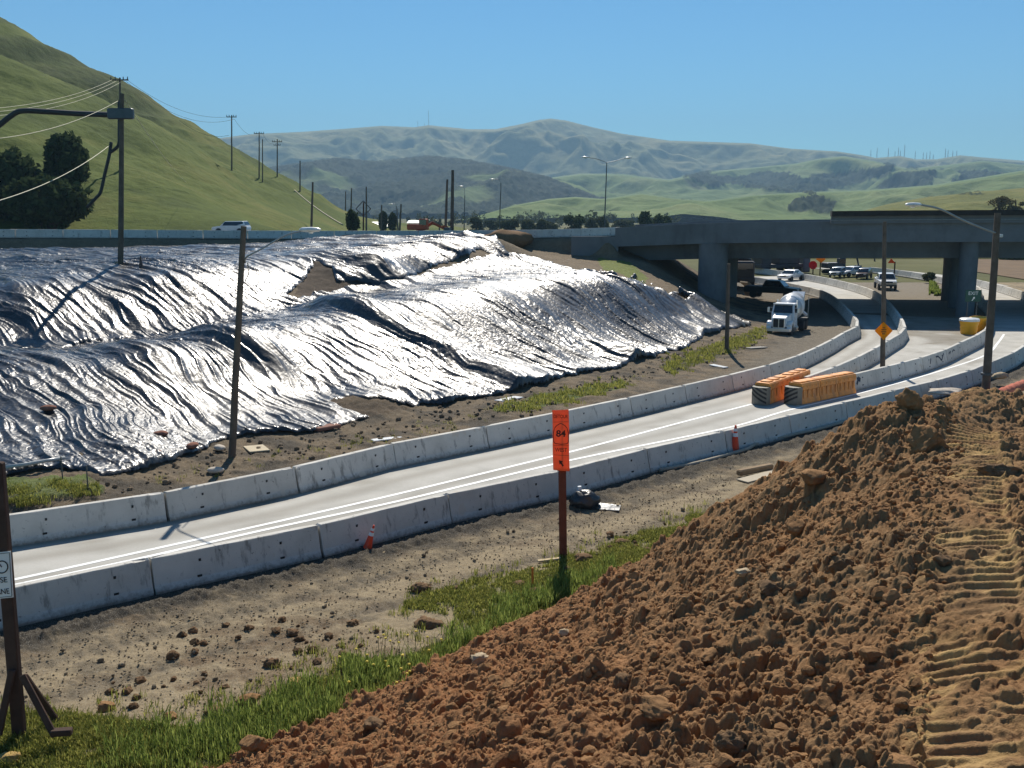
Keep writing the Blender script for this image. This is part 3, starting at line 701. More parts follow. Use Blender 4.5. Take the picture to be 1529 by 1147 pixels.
# ------------------------------------------------------------------ roads
NC = Nodes('road_concrete'); co = NC.coord()
a = NC.noise(.6, 8, .6, NC.scalevec(co, (1, 1, 1))); b = NC.noise(18, 6, .65, co)
att = NC.n('Attribute', attribute_name='dust').outputs['Fac']
c = NC.ramp(a, [(.25, srgb(158, 155, 147)), (.55, srgb(182, 179, 171)), (.8, srgb(194, 191, 184))])
c = NC.mix(NC.ramp(b, [(.3, .35), (.6, 0.0)]), c, NC.mix(1.0, c, (.72, .71, .69), 'MULTIPLY'))
dn = NC.math('MULTIPLY', att, NC.ramp(a, [(.2, .4), (.7, 1.0)]))
c = NC.mix(dn, c, srgb(116, 108, 94))
NC.principled(c, .85, NC.bump(b, .25, .01), spec=.25); CONC = NC.mat
NP = Nodes('road_paint'); co = NP.coord(); b = NP.noise(9, 7, .7, co)
NP.principled(NP.ramp(b, [(.28, srgb(196, 192, 182)), (.45, srgb(238, 238, 234))]), .6, spec=.3); PAINT = NP.mat
def nearest_on(line, P):
    best = None
    for (x0, y0), (x1, y1) in zip(line[:-1], line[1:]):
        dx, dy = x1-x0, y1-y0; t = max(0, min(1, ((P[0]-x0)*dx+(P[1]-y0)*dy)/(dx*dx+dy*dy)))
        q = (x0+t*dx, y0+t*dy); d = (q[0]-P[0])**2+(q[1]-P[1])**2
        if best is None or d < best[0]: best = (d, q)
    return best[1]
def ribbon(name, L1_, L2_, mat_, y0=-1e9, y1=1e9, z=.0, n=14, dust=None, step=1.2):
    rows = [p for p in resample(L1_, step) if y0 <= p[1] <= y1]
    X = np.zeros((len(rows), n)); Y = X.copy()
    for i, p in enumerate(rows):
        q = nearest_on(L2_, p)
        for k in range(n):
            t = k/(n-1); X[i, k] = p[0]*(1-t)+q[0]*t; Y[i, k] = p[1]*(1-t)+q[1]*t
    D = dust(X, Y) if dust else np.zeros_like(X)
    o = grid_mesh(name, X, Y, np.full_like(X, z), mat_, None, {'dust': D}); return tag(o, kind='structure')
def dust_main(X, Y):
    dA, s1, _ = seg_dist(X, Y, A_LINE); dD, s2, _ = seg_dist(X, Y, D_LINE)
    d = 1-sstep(.3, .9, dA+.2*fbm(X, Y, 811, 3)); d = np.maximum(d, .5*(1-sstep(.3, .8, dD)))
    dB, sB, _ = seg_dist(X, Y, B_LINE); dC, sC, _ = seg_dist(X, Y, C_LINE)
    gore = ((sB < 0) & (sC > 0) & (Y > 50)).astype(float)
    d = np.maximum(d, gore*sstep(-.15, .15, fbm(X*.25, Y*.25, 815, 3)+.06*(X-29)))
    wv = .25*fbm(X*.2, Y*.2, 819, 2); d = np.maximum(d, .5*np.exp(-((dA-1.5+wv)/.35)**2)); d = np.maximum(d, .5*np.exp(-((dA-3.2+wv)/.35)**2)); d = np.maximum(d, .7*sstep(.2, .5, fbm(X*.5, Y*.5, 821, 4)))
    return np.clip(d, 0, 1)
ribbon('road', A_LINE, D_LINE, CONC, -5, 88, .004, 60, dust_main, .8)
ribbon('road', A_LINE, B_LINE, CONC, 87.9, 400, .010, 8)
ribbon('road', D_LINE, C_LINE, CONC, 75, 400, .014, 8)
def stripe(pts, w, z=.012):
    L = [np.array(onz(x, y, z)) for x, y in pts] if len(pts[0]) == 2 else pts
    L = resample(smooth_line([tuple(p) for p in L], 6), .6)
    V = []
    for i, p in enumerate(L):
        d = L[min(i+1, len(L)-1)]-L[max(i-1, 0)]; d = d/np.linalg.norm(d); nrm = np.array([-d[1], d[0], 0])
        V += [p+nrm*w/2, p-nrm*w/2]
    F = np.array([(2*i, 2*i+1, 2*i+3, 2*i+2) for i in range(len(L)-1)])
    o = np_mesh('road_marking', np.array(V), F, PAINT, False); return tag(o, kind='structure')
stripe([(-120, 894), (18, 866), (212, 823.5), (400, 782), (600, 736), (822, 682), (900, 662), (1020, 630), (1128, 602)], .16)
stripe([(-120, 902), (21, 873.5), (212, 833), (400, 790), (600, 747), (822, 694), (900, 677), (1094, 637), (1175, 613), (1300, 583), (1400, 555), (1470, 531), (1490, 512), (1500, 498)], .16, .013)
# upper road: ribbon along the bank, over the bridge
ASP = simple('road_asphalt', srgb(120, 116, 108), .9, 0, .15, 1.5, .2, .3)
E1 = [p for p in UP_EDGE]
X = []; Y = []; Z = []
for i, p in enumerate(E1):
    a_ = np.array(E1[max(i-1, 0)][:2]); b_ = np.array(E1[min(i+1, len(E1)-1)][:2]); d = (b_-a_)/np.linalg.norm(b_-a_); nrm = np.array([-d[1], d[0]])
    ww = np.linspace(.15, 15, 6); X.append(p[0]+nrm[0]*ww); Y.append(p[1]+nrm[1]*ww); Z.append(np.full(6, p[2]+.03))
X, Y, Z = map(np.array, (X, Y, Z)); n_ = int(np.argmin(np.hypot(X[:, 0]-9.6, Y[:, 0]-97)))+1
tag(grid_mesh('road', X[:n_], Y[:n_], Z[:n_], ASP), kind='structure')
ED = UP_EDGE[:n_]+[UP_EDGE[n_]]

# ------------------------------------------------------------------ concrete barriers
NB = Nodes('barrier_concrete'); co = NB.coord(); oi = NB.n('ObjectInfo').outputs['Random']
sh = NB.n('VectorMath', operation='ADD'); NB.l(co, sh.inputs[0])
cmb = NB.n('CombineXYZ'); NB.l(NB.math('MULTIPLY', oi, 97.0), cmb.inputs[0]); NB.l(NB.math('MULTIPLY', oi, 31.0), cmb.inputs[1]); NB.l(cmb.outputs[0], sh.inputs[1])
cv = sh.outputs[0]
a = NB.noise(1.1, 8, .62, cv); b = NB.noise(9, 7, .7, cv); st = NB.noise(3.2, 7, .65, NB.scalevec(cv, (1.6, 1, .35)))
c = NB.ramp(a, [(.25, srgb(190, 186, 176)), (.5, srgb(208, 204, 195)), (.75, srgb(218, 214, 204))])
c = NB.mix(NB.math('MULTIPLY', oi, .35), c, srgb(150, 146, 138))
c = NB.mix(NB.ramp(st, [(.57, 0.0), (.68, .6)]), c, srgb(98, 96, 92))
c = NB.mix(NB.ramp(b, [(.62, 0.0), (.70, .8)]), c, srgb(74, 70, 66))
sep = NB.n('SeparateXYZ'); NB.l(co, sep.inputs[0])
low = NB.math('ADD', NB.math('MULTIPLY', sep.outputs[2], -3.2), NB.math('MULTIPLY', b, 1.3))
c = NB.mix(NB.ramp(low, [(.1, 0.0), (.62, .75)]), c, srgb(112, 104, 92))
patch = NB.noise(1.7, 2, .4, cv)
c = NB.mix(NB.ramp(patch, [(.69, 0.0), (.70, .6)]), c, srgb(196, 186, 170))
NB.principled(c, .88, NB.bump(NB.math('ADD', a, b), .35, .03), spec=.2); KRAIL = NB.mat
DARKHOLE = simple('dark_pin_pocket', (.03, .028, .026), .9, 0, .3, 8)
PROF = [(-.30, 0), (.30, 0), (.30, .06), (.235, .20), (.10, .80), (.085, .815), (-.085, .815), (-.10, .80), (-.235, .20), (-.30, .06)]
def krail_mesh(L, seed):
    rr = random.Random(seed); xs = [-L/2+.025, -L/2+.07]+[-L/2+L*k/10 for k in range(1, 10)]+[L/2-.07, L/2-.025]
    mb = MB(); n = len(PROF); V = []
    for i, x in enumerate(xs):
        e = i in (0, len(xs)-1)
        for y, z in PROF:
            k = .94 if e else 1.0
            chip = (rr.random()*.09 if rr.random() < .4 else 0) if (z > .7 and i in (0, 1, len(xs)-2, len(xs)-1)) else rr.uniform(-.004, .004)
            V.append((x, y*k+rr.uniform(-.004, .004), z*(.995 if e else 1)-abs(chip)))
    F = []
    for i in range(len(xs)-1):
        for k in range(n): j = (k+1) % n; F.append((i*n+k, i*n+j, (i+1)*n+j, (i+1)*n+k))
    F += [tuple(range(n-1, -1, -1)), tuple(range((len(xs)-1)*n, len(xs)*n))]
    mb.add(V, F, 0)
    for sx in (-.27, .27):                        # pin pockets and their rust runs on both faces
        for sy in (-1, 1):
            x0 = sx*L+rr.uniform(-.12, .12)
            for z0, w_, h_ in ((.56, .055, .10), (.20, .11, .08)):
                y0 = (.235+(.10-.235)*(z0-.20)/.6)
                M_ = Matrix.Rotation(sy*-R(12.7), 3, 'X')
                mb.box((x0+rr.uniform(-.05, .05), sy*(y0+.0), z0), (w_, .018, h_), M_, 1)
    return mb
KL = 4.25
KMESH = []
for k in range(5):
    o = krail_mesh(KL, 40+k).build('concrete_barrier', [KRAIL, DARKHOLE]); KMESH.append(o.data); bpy.data.objects.remove(o)
def barrier(p0, p1, z0, z1, label, group, k):
    o = bpy.data.objects.new('concrete_barrier', KMESH[k % 5]); COL.objects.link(o)
    p0 = Vector((p0[0], p0[1], z0)); p1 = Vector((p1[0], p1[1], z1)); d = p1-p0
    o.location = (p0+p1)/2; o.rotation_euler = (0, -math.asin(d.z/d.length), math.atan2(d.y, d.x)); o.scale = (d.length/4.25, 1, 1)
    return tag(o, label, 'concrete barrier', group)
def row(line, where, group, z=0.0, phase=0.0, end=None):
    pts = resample(line, KL)
    if end: pts = [p for p in pts if p[1] < end]
    pts = pts[:31]
    out = []
    for i, (a_, b_) in enumerate(zip(pts[:-1], pts[1:])):
        za = a_[2] if len(a_) > 2 else z; zb = b_[2] if len(b_) > 2 else z
        w = ORD[i] if i < 30 else 'last'
        out.append(barrier(a_, b_, za, zb, where.replace('#', w), group, i*3+len(where)))
    return out
def align(line, ref):
    """start the row so that a joint falls on ref (a surveyed joint)"""
    P = [np.array(p[:2]) for p in line]; s = 0; best = (1e9, 0)
    for a_, b_ in zip(P[:-1], P[1:]):
        L = np.linalg.norm(b_-a_); t = np.clip(np.dot(ref-a_, b_-a_)/L/L, 0, 1); d = np.linalg.norm(a_+t*(b_-a_)-ref)
        if d < best[0]: best = (d, s+t*L)
        s += L
    off = best[1] % KL; fine = resample(line, .05); return [tuple(p) for p in fine[int(off/.05):]]
A_ROW = row(align(A_LINE, np.array(onz(245, 735, .81).xy)), '# pale barrier from the left between the lane and the plastic slope', 'barriers along the far edge of the road', end=150)
D_ROW = row(align(D_LINE, np.array(onz(475, 783, .81).xy)), '# pale barrier from the left on the dirt shoulder side of the lane', 'barriers along the near edge of the road', end=150)
B_ROW = row(B_LINE, '# barrier after the orange ones in the curved row left of the gore', 'barriers of the curved row left of the gore', end=160)
C_ROW = row(C_LINE, '# barrier after the orange ones in the graffiti row beside the exit lane', 'barriers beside the exit lane', end=150)
EDB = [(p[0]+.5, p[1]+.45, p[2]+.03) for p in ED if p[0] > -100]
_n = sum(math.dist(a_[:2], b_[:2]) for a_, b_ in zip(EDB[:-1], EDB[1:])); _k = KL; KL = _n/math.ceil(_n/KL)*.9999
U_ROW = row(EDB, '# barrier from the left along the upper road above the plastic', 'barriers along the upper road')
KL = _k
# graffiti on the exit lane barriers: dark blue strokes with a washed blue field
SPRAY = simple('dark_blue_spray', srgb(40, 52, 72), .8, 0, .3, 6); WASH = simple('pale_blue_spray', srgb(132, 150, 168), .85, 0, .2, 3)
def face_pt(u, z, side=-1, off=.004):
    y = .235+(.10-.235)*(z-.20)/.6
    return (u, side*(y+off), z)
def strokes(parent, lines, w, mat_, name):
    mb = MB()
    for ln in lines:
        P = [Vector(face_pt(u, z)) for u, z in ln]; V = []
        for i, p in enumerate(P):
            d = (P[min(i+1, len(P)-1)]-P[max(i-1, 0)]).normalized(); nn = Vector((0, -1, .22)).normalized(); s_ = d.cross(nn).normalized()*w/2
            V += [p+s_, p-s_, p+s_+nn*.004, p-s_+nn*.004]
        F = []
        for i in range(len(P)-1): a_ = i*4; F += [(a_+2, a_+3, a_+7, a_+6), (a_, a_+2, a_+6, a_+4), (a_+1, a_+5, a_+7, a_+3)]
        mb.add(V, F)
    return mb.build(name, mat_, parent)
if len(C_ROW) > 6:
    strokes(C_ROW[2], [[(-1.0, .34), (-.85, .5), (-.78, .62)], [(.1, .62), (.5, .60), (.75, .50), (.95, .36), (1.05, .33), (1.3, .5), (1.55, .66)]], .10, SPRAY, 'graffiti')
    strokes(C_ROW[3], [[(-1.7, .5), (-1.5, .62), (-1.35, .5), (-1.2, .64)], [(-.8, .52), (-.5, .62), (-.1, .55)]], .08, SPRAY, 'graffiti')
    strokes(C_ROW[0], [[(-1.7, .3), (-1.5, .5), (-1.4, .62), (-1.25, .5)], [(-1.6, .62), (-1.3, .42)]], .13, SPRAY, 'graffiti')
# ------------------------------------------------------------------ overpass
BC = simple('bridge_concrete', srgb(112, 114, 116), .9, 0, .14, .5, .2, .15, dirt=srgb(84, 84, 84))
BD = simple('dark_formwork', srgb(58, 54, 50), .9, 0, .25, 1.2, .2)
S0 = [p for p in UP_EDGE if p[0] >= 9.5]                     # near edge of the deck from the abutment on
bridge = empty('overpass', (S0[0][0], S0[0][1], 0), 0, 'grey concrete overpass on round columns crossing the lower road', 'overpass')
LOC = Vector((S0[0][0], S0[0][1], 0))
WD = 25.0
def sweep(mb, sec_fn, pts, mi=0):
    n = None; V = []
    for p in pts:
        sec = sec_fn(p); n = len(sec)
        for s_, z_ in sec: q = Vector((p[0], p[1], 0))+BRN*s_; V.append((q.x-LOC.x, q.y-LOC.y, z_))
    F = []
    for i in range(len(pts)-1):
        for k in range(n): j = (k+1) % n; F.append((i*n+k, i*n+j, (i+1)*n+j, (i+1)*n+k))
    F += [tuple(range(n-1, -1, -1)), tuple(range((len(pts)-1)*n, len(pts)*n))]
    mb.add(V, F, mi)
dk = MB()
sweep(dk, lambda p: [(0, p[2]-.95), (0, p[2]), (WD, p[2]), (WD, p[2]-.95)], S0); dk.build('deck', BC, bridge)
gd = MB(); sweep(gd, lambda p: [(2.4, p[2]-.952), (2.9, p[2]-2.4), (WD-2.9, p[2]-2.4), (WD-2.4, p[2]-.952)], S0); gd.build('box_girder', BC, bridge)
pr = MB(); sweep(pr, lambda p: [(.02, p[2]+.002), (.02, p[2]+.80), (.22, p[2]+.80), (.40, p[2]+.002)], S0); pr.build('parapet', BC, bridge)
p2 = MB(); sweep(p2, lambda p: [(WD-.4, p[2]+.002), (WD-.2, p[2]+.80), (WD, p[2]+.80), (WD, p[2]+.002)], S0); p2.build('parapet', BC, bridge)
# formwork and rail of the new deck edge on the right half
S1 = [p for p in S0 if p[0] >= 26.3]; q0 = S1[0]
fw = MB(); sweep(fw, lambda p: [(-.34, p[2]+.62), (-.34, p[2]+1.22), (.012, p[2]+1.22), (.012, p[2]+.62)], S1); fw.build('rail_form', BC, bridge)
fk = MB(); sweep(fk, lambda p: [(-.75, p[2]+1.224), (-.75, p[2]+1.66), (.5, p[2]+1.66), (.5, p[2]+1.224)], S1); fk.build('edge_formwork', BD, bridge)
rl = MB(); sweep(rl, lambda p: [(-.42, p[2]+.86), (-.42, p[2]+.94), (-.345, p[2]+.94), (-.345, p[2]+.86)], S1); rl.build('rail', simple('grey_steel', srgb(120, 122, 124), .5, .4, .2, 4), bridge)
def column(P, r, zt):
    mb = MB(); n = 28
    Mx = Matrix.Translation((P.x-LOC.x, P.y-LOC.y, 0))
    mb.lathe([(r, -.4), (r, .05), (r, zt-1.2), (r*1.02, zt-.3), (r*1.05, zt)], Mx, n); return mb.build('column', BC, bridge, smooth='auto')
for s_img, r_ in ((1064, 1.28), (1449, .74)):
    base = None
    for p in resample([(q[0], q[1], q[2]) for q in S0], .1):
        x_ = float(project(np.array(p[0]), np.array(p[1]), np.array(4.0))[0])
        if x_ >= s_img: base = p; break
    for k, s_ in enumerate((1.35, 10.5, 19.5)):
        P = Vector((base[0], base[1], 0))+BRN*s_*.93+BRD*(s_-1.35)*((.12, .12, .02)[k] if s_img < 1200 else .13)
        column(P, r_, base[2]-(.955 if k == 0 else 2.41))
# abutment and wing wall
ab = MB()
zA = S0[0][2]
M3 = Matrix(((BRD.x, BRN.x, 0), (BRD.y, BRN.y, 0), (0, 0, 1)))
ab.box(M3@Vector((.9, WD/2, zA-2.2)), (1.6, WD-5, 2.5), M3)
ab.build('abutment', BC, bridge)
wg = MB(); wg.box(M3@Vector((-1.9, .25, zA-1.2)), (4.4, .5, 2.35), M3); wg.build('wing_wall', BC, bridge)
# drain pipe down the abutment face
# ------------------------------------------------------------------ common materials
WOODP = simple('weathered_pole_wood', srgb(98, 88, 78), .9, 0, .3, 2.2, .2, .3)
WOODD = simple('dark_brown_timber', srgb(78, 62, 54), .9, 0, .25, 3, .2, .3)
WOODR = simple('brown_sign_post', srgb(112, 66, 52), .85, 0, .25, 3, .25, .3)
TAN = simple('raw_lumber', srgb(190, 168, 128), .85, 0, .2, 3)
STEEL = simple('galvanised_steel', srgb(150, 154, 156), .45, .7, .15, 3)
STEELD = simple('dull_steel', srgb(82, 88, 92), .5, .5, .2, 3)
BLACK = simple('black_rubber', (.02, .02, .022), .7, 0, .3, 4)
WHITE = simple('white_enamel', srgb(224, 226, 226), .3, 0, .06, 2, .5, dirt=srgb(160, 150, 134))
WIREM = simple('aluminium_wire', srgb(176, 172, 146), .55, .2, .1, 1)
WIRED = simple('dark_cable', srgb(40, 42, 42), .6, 0, .2, 1)
GLASS = Nodes('tinted_glass'); GLASS.principled((.015, .02, .025), .05, spec=.9); GLASS = GLASS.mat
LAMPG = Nodes('lamp_glass'); LAMPG.principled((.85, .86, .84), .15, spec=.8); LAMPG = LAMPG.mat
ORANGE = simple('orange_plastic', srgb(228, 150, 70), .55, 0, .2, 2.0, .35, dirt=srgb(150, 108, 80))
ORANGEC = simple('cone_orange', srgb(232, 72, 36), .45, 0, .08, 4, .4, dirt=srgb(150, 70, 50))
YELLOW = simple('yellow_plastic', srgb(236, 172, 32), .4, 0, .1, 2, .4)
BLACKP = simple('black_lettering', (.012, .011, .012), .6, 0, .1, 4)
INK = simple('faded_ink', srgb(92, 40, 16), .7, 0, .1, 4)
def sheeting(name, col, tr=.35):
    N = Nodes(name); co = N.coord(); f = N.noise(5, 4, .6, co)
    c = N.ramp(f, [(.3, tuple(q*.86 for q in col)), (.7, col)])
    d = N.n('BsdfDiffuse'); t = N.n('BsdfTranslucent'); m = N.n('MixShader'); N.l(c, d.inputs[0]); N.l(c, t.inputs[0]); m.inputs[0].default_value = tr
    N.l(d.outputs[0], m.inputs[1]); N.l(t.outputs[0], m.inputs[2]); N.l(m.outputs[0], N.out.inputs['Surface']); return N.mat
OSIGN = sheeting('orange_fabric_sheeting', srgb(255, 140, 96), .4)
YSIGN = sheeting('amber_sheeting', srgb(238, 158, 30), .35)
GSIGN = simple('green_sheeting', srgb(26, 74, 62), .5, 0, .1, 2)
WSIGN = simple('white_sheeting', srgb(232, 234, 232), .5, 0, .05, 2)
RSIGN = sheeting('red_sheeting', srgb(206, 52, 56), .3)
def text_mesh(body, size, mat_, parent, loc, rot, name='lettering', xs=1.0, bold=0.0):
    cu = bpy.data.curves.new(name, 'FONT'); cu.body = body; cu.size = size; cu.align_x = 'CENTER'; cu.align_y = 'CENTER'; cu.extrude = .002; cu.offset = bold
    t = bpy.data.objects.new(name, cu); COL.objects.link(t); dg = bpy.context.evaluated_depsgraph_get()
    me = bpy.data.meshes.new_from_object(t.evaluated_get(dg)); bpy.data.objects.remove(t); me.name = name
    me.materials.clear(); me.materials.append(mat_)
    o = bpy.data.objects.new(name, me); COL.objects.link(o); o.parent = parent; o.location = loc; o.rotation_euler = rot; o.scale = (xs, 1, 1); return o

# ------------------------------------------------------------------ poles
def pole(xb, yb, xt, yt, r, label, Y_=None, at=None, group=None, name='utility_pole', cat='utility pole', arms=(), mat_=None, steel=False, sink=.6, foot=None):
    b = at if at is not None else (onY(xb, yb, Y_) if Y_ is not None else hit(xb, yb))
    t = onY(xt, yt, b.y); e = empty(name, b, 0, label, cat, group)
    d = t-b; mb = MB(); L = d.length
    n = 7; rr = random.Random(int(xb*7+yb))
    pts = [d*(k/n)+Vector((rr.uniform(-.012, .012), rr.uniform(-.012, .012), 0))*L*.12 for k in range(n+1)]
    pts[0] = -d.normalized()*sink
    pts[-1] = d
    mb.tube(pts, [r*(1.12-.32*k/n) for k in range(n+1)], 10 if r > .1 else 7)
    mb.build('shaft', mat_ or (STEELD if steel else WOODP), e, smooth='auto')
    for (f, w, th) in arms:
        am = MB(); c = d*f; am.bbox(c+Vector((0, -r*1.3, 0)), (w, .12*th, .14*th), .02)
        am.build('crossarm', WOODP, e)
        ins = MB()
        for sx in (-.46, -.22, .22, .46): ins.cyl(c+Vector((sx*w, -r*1.3, .07*th)), c+Vector((sx*w, -r*1.3, .07*th+.28*th)), .07*th, .045*th, 7)
        ins.build('insulator', STEELD, e)
    return e, b, t
main_b = hit(180, 400)
P1, b1, t1 = pole(180, 400, 182, 140, .155, 'tall weathered wooden pole standing in the plastic sheet on the top bench', at=main_b)
bx_ = MB(); f_ = (t1-b1)
bx_.bbox(f_*.885+Vector((.05, -.28, 0)), (1.5, .34, .62), .05); bx_.build('transformer_box', STEELD, P1)
P2, b2, t2 = pole(180, 222, 179, 116, .16, 'wooden pole with one crossarm just behind the tallest pole on the hillside', Y_=150, arms=((.965, 2.6, 1.3),), sink=3)
P3, b3, t3 = pole(346, 684, 364, 338, .118, 'leaning wooden street light pole with a long thin lamp arm')
def luminaire(e, b, P_start, pts, head, r=.035, hl=.9, mat_=STEEL, down=-.06):
    mb = MB(); mb.tube([Vector(p)-b for p in smooth_line([tuple(p) for p in [P_start]+pts], 5)], r, 7); mb.build('lamp_arm', mat_, e, smooth='auto')
    h = MB(); q = Vector(pts[-1])-b; dx = (Vector(pts[-1])-Vector(pts[-2])); dx.z *= .3; dx.normalize()
    c = q+dx*hl*.4; ang = math.atan2(dx.y, dx.x); Mr = Matrix.Rotation(ang, 3, 'Z')
    h.lathe([(.05*hl, -.55*hl), (.16*hl, -.42*hl), (.19*hl, 0), (.15*hl, .36*hl), (.05*hl, .48*hl)], Matrix.Translation(c)@(Mr.to_4x4())@Matrix.Rotation(R(90), 4, 'Y')@Matrix.Scale(.6, 4, (1, 0, 0)), 12)
    hd = h.build('lamp_head', WHITE, e, smooth='auto')
    g_ = MB(); g_.lathe([(.13*hl, 0), (.10*hl, -.05*hl), (.04*hl, -.07*hl)], Matrix.Translation(c+Vector((0, 0, -.10*hl))), 12); g_.build('lens', LAMPG, hd, smooth='auto')
luminaire(P3, b3, onY(366, 392, b3.y), [onY(368, 384, b3.y-.3), onY(392, 371, b3.y-.6), onY(425, 352, b3.y-.9), onY(452, 344, b3.y-1.1)], None, .03, .75)
lb = MB(); lb.tube([onY(366, 420, b3.y-.1)-b3, onY(371, 410, b3.y-.15)-b3, onY(370, 392, b3.y-.3)-b3], .02, 6); lb.build('conduit_loop', STEELD, P3)
P4, b4, t4 = pole(1085, 523, 1088, 394, .13, 'plain brown pole standing at the right tip of the plastic sheet')
P5, b5, t5 = pole(1318, 548, 1321, 331, .13, 'wooden pole carrying the amber diamond sign, in the gore between the barriers', at=onz(1318, 548, 0))
P6, b6, t6 = pole(1471, 596, 1490, 318, .165, 'dark wooden street light pole on the right beyond the dirt mound', at=onz(1471, 592, .5))
luminaire(P6, b6, onY(1487, 348, b6.y), [onY(1480, 346, b6.y-.4), onY(1440, 330, b6.y-1.0), onY(1405, 313, b6.y-1.5), onY(1380, 307, b6.y-1.8), onY(1372, 306, b6.y-1.9)], None, .045, .8)
mt = MB(); dd = t6-b6
for f in (.03, .12): mt.cyl(dd*f, dd*(f+.012), .25, .25, 12)
mt.build('steel_band', STEELD, P6)
mt = MB(); mt.bbox(onY(1494, 352, b6.y)-b6, (.16, .16, .14), .02); mt.build('photocell', WHITE, P6)
HP = [(346, 255, 346, 172, 165, .15, ((.965, 2.1, 1.2),), 'wooden crossarm pole highest on the slope right of the tallest pole'),
      (387, 266, 387, 197, 185, .15, ((.96, 2.4, 1.2),), 'wooden crossarm pole near the hill edge, left of a plain pole'),
      (392, 272, 392, 208, 178, .13, (), 'plain wooden pole close beside a crossarm pole on the hill slope'),
      (414, 264, 414, 208, 215, .16, ((.93, 2.6, 1.2), (.84, 1.8, 1.0)), 'wooden pole with two short crossarms against the blue hills'),
      (448, 286, 448, 240, 230, .17, (), 'plain wooden pole above the lower edge of the grassy hill'),
      (465, 338, 467, 272, 122, .13, (), 'plain wooden pole standing just behind the upper road barriers')]
for x0, y0, x1, y1, Y_, r_, ar, lab in HP: pole(x0, y0, x1, y1, r_, lab, at=(hit(x0, y0, 112, 420, hill_z) if y0 < 330 else None), Y_=Y_, arms=ar, sink=1.5)
FPL = [(516, 316, 516, 286, 330, .2, 'short pole at the end of the grassy hill', ()), (524, 322, 525, 281, 300, .22, 'pole rising behind the round bush at the foot of the hill', ()), (547, 338, 547, 279, 240, .2, 'thin tall pole right of the diamond sign back', ()),
       (569, 338, 570, 306, 250, .19, 'pole by the low barn beyond the upper road', ()), (597, 340, 599, 305, 220, .2, 'pole right of the dark cypress trees', ()), (593, 340, 593, 312, 260, .14, 'thin pole beside a pole near the cypress trees', ()), (633, 336, 633, 323, 300, .2, 'short pole beyond the orange loader', ()),
       (656, 338, 656, 326, 300, .2, 'second short pole beyond the orange loader', ()), (665, 347, 668, 268, 118, .15, 'slim leaning pole left of the dark pole above the top bench', ()), (675, 351, 676, 254, 112, .19, 'thick dark pole at the end of the top bench', ())]
for x0, y0, x1, y1, Y_, r_, lab, ar in FPL: pole(x0, y0, x1, y1, r_, lab, Y_=Y_, sink=5)
# steel street lights beyond
def street_light(xb, yb, xt, yt, Y_, arms, label, r=.11):
    e, b, t = pole(xb, yb, xt, yt, r, label, Y_=Y_, name='street_light', cat='street light', steel=True, sink=6)
    for pts in arms: luminaire(e, b, t, [onY(x, y, Y_) for x, y in pts], None, .06, 1.4)
street_light(903, 328, 906, 243, 190, [[(893, 238), (878, 235)], [(920, 240), (934, 236)]], 'tall grey double arm street light behind the overpass start')
street_light(746, 338, 748, 273, 240, [[(744, 268), (738, 268)]], 'slim street light over the dark hillside right of the thick pole', .12)
street_light(693, 340, 694, 292, 250, [[(693, 280), (691, 279)]], 'street light whose head stands over the valley right of the thick pole', .12)
street_light(594.5, 338, 592, 308, 300, [[(590, 305), (586, 305)]], 'small street light with its head turned left beside the cypress trees', .12)
# small pole under the bridge
pole(1306, 404, 1306, 383, .16, 'short pole on the green bank seen under the overpass', Y_=185, sink=1)

# ------------------------------------------------------------------ overhead lines
def wire(a_, b_, sag, r, label, mat_=WIREM, name='overhead_wire', cat='wire', n=22, grp=None):
    a_ = Vector(a_); b_ = Vector(b_); mb = MB()
    pts = [(a_+(b_-a_)*(k/n)-Vector((0, 0, sag*4*(k/n)*(1-k/n)))) for k in range(n+1)]
    mb.tube([p-a_ for p in pts], r, 5); o = mb.build(name, mat_, None, smooth=True, loc=a_); return tag(o, label, cat, grp)
tip = t2
wire(onY(-140, 166, 75), onY(168, 119, 150), 1.2, .020, 'uppermost pale wire of the bundle running left from the crossarm pole')
wire(onY(-140, 171, 75), onY(174, 121, 150), 1.3, .020, 'middle pale wire of the bundle running left from the crossarm pole')
wire(onY(-140, 175, 75), onY(180, 123, 150), 1.5, .020, 'lowest pale wire of the bundle running left from the crossarm pole')
wire(onY(-140, 208, 48), onY(176, 151, 69), .9, .019, 'single pale wire sagging left from the tallest pole over the dark line')
wire(onY(-140, 328, 45), onY(164, 217, 80), .9, .026, 'thick pale cable sagging low across the dark trees')
wire(onY(188, 118, 150), onY(340, 175, 165), 1.6, .022, 'upper thin dark wire between the two crossarm poles', WIRED)
wire(onY(188, 121, 150), onY(350, 178, 165), 2.4, .022, 'lower thin dark wire between the two crossarm poles', WIRED)
wire(onY(268, 180, 160), onY(342, 202, 165), 1.0, .025, 'short dark wire reaching the second pole from the hill ridge', WIRED)
wire(onY(350, 178, 165), onY(388, 200, 185), 1.2, .02, 'thin dark wire from the highest slope pole to the next', WIRED)
wire(onY(392, 200, 185), onY(414, 212, 215), 1.0, .02, 'thin dark wire between the last crossarm poles on the hill', WIRED)
wire(onY(186, 148, 69), onY(278, 272, 140), .5, .022, 'pale guy wire slanting down from the tallest pole to the hillside')
wire(onY(440, 284, 200), onY(512, 336, 150), .4, .12, 'pale pipe line running down the lower edge of the hill', simple('pale_pipe', srgb(150, 140, 110), .7, 0, .1, 2), 'pipe', 'pipe')
def cable(pts, r, label, mat_=WIRED):
    P = smooth_line([tuple(p) for p in pts], 6); mb = MB(); a_ = Vector(P[0]); mb.tube([Vector(p)-a_ for p in P], r, 7); o = mb.build('cable_duct', mat_, None, smooth=True, loc=a_); return tag(o, label, 'cable')
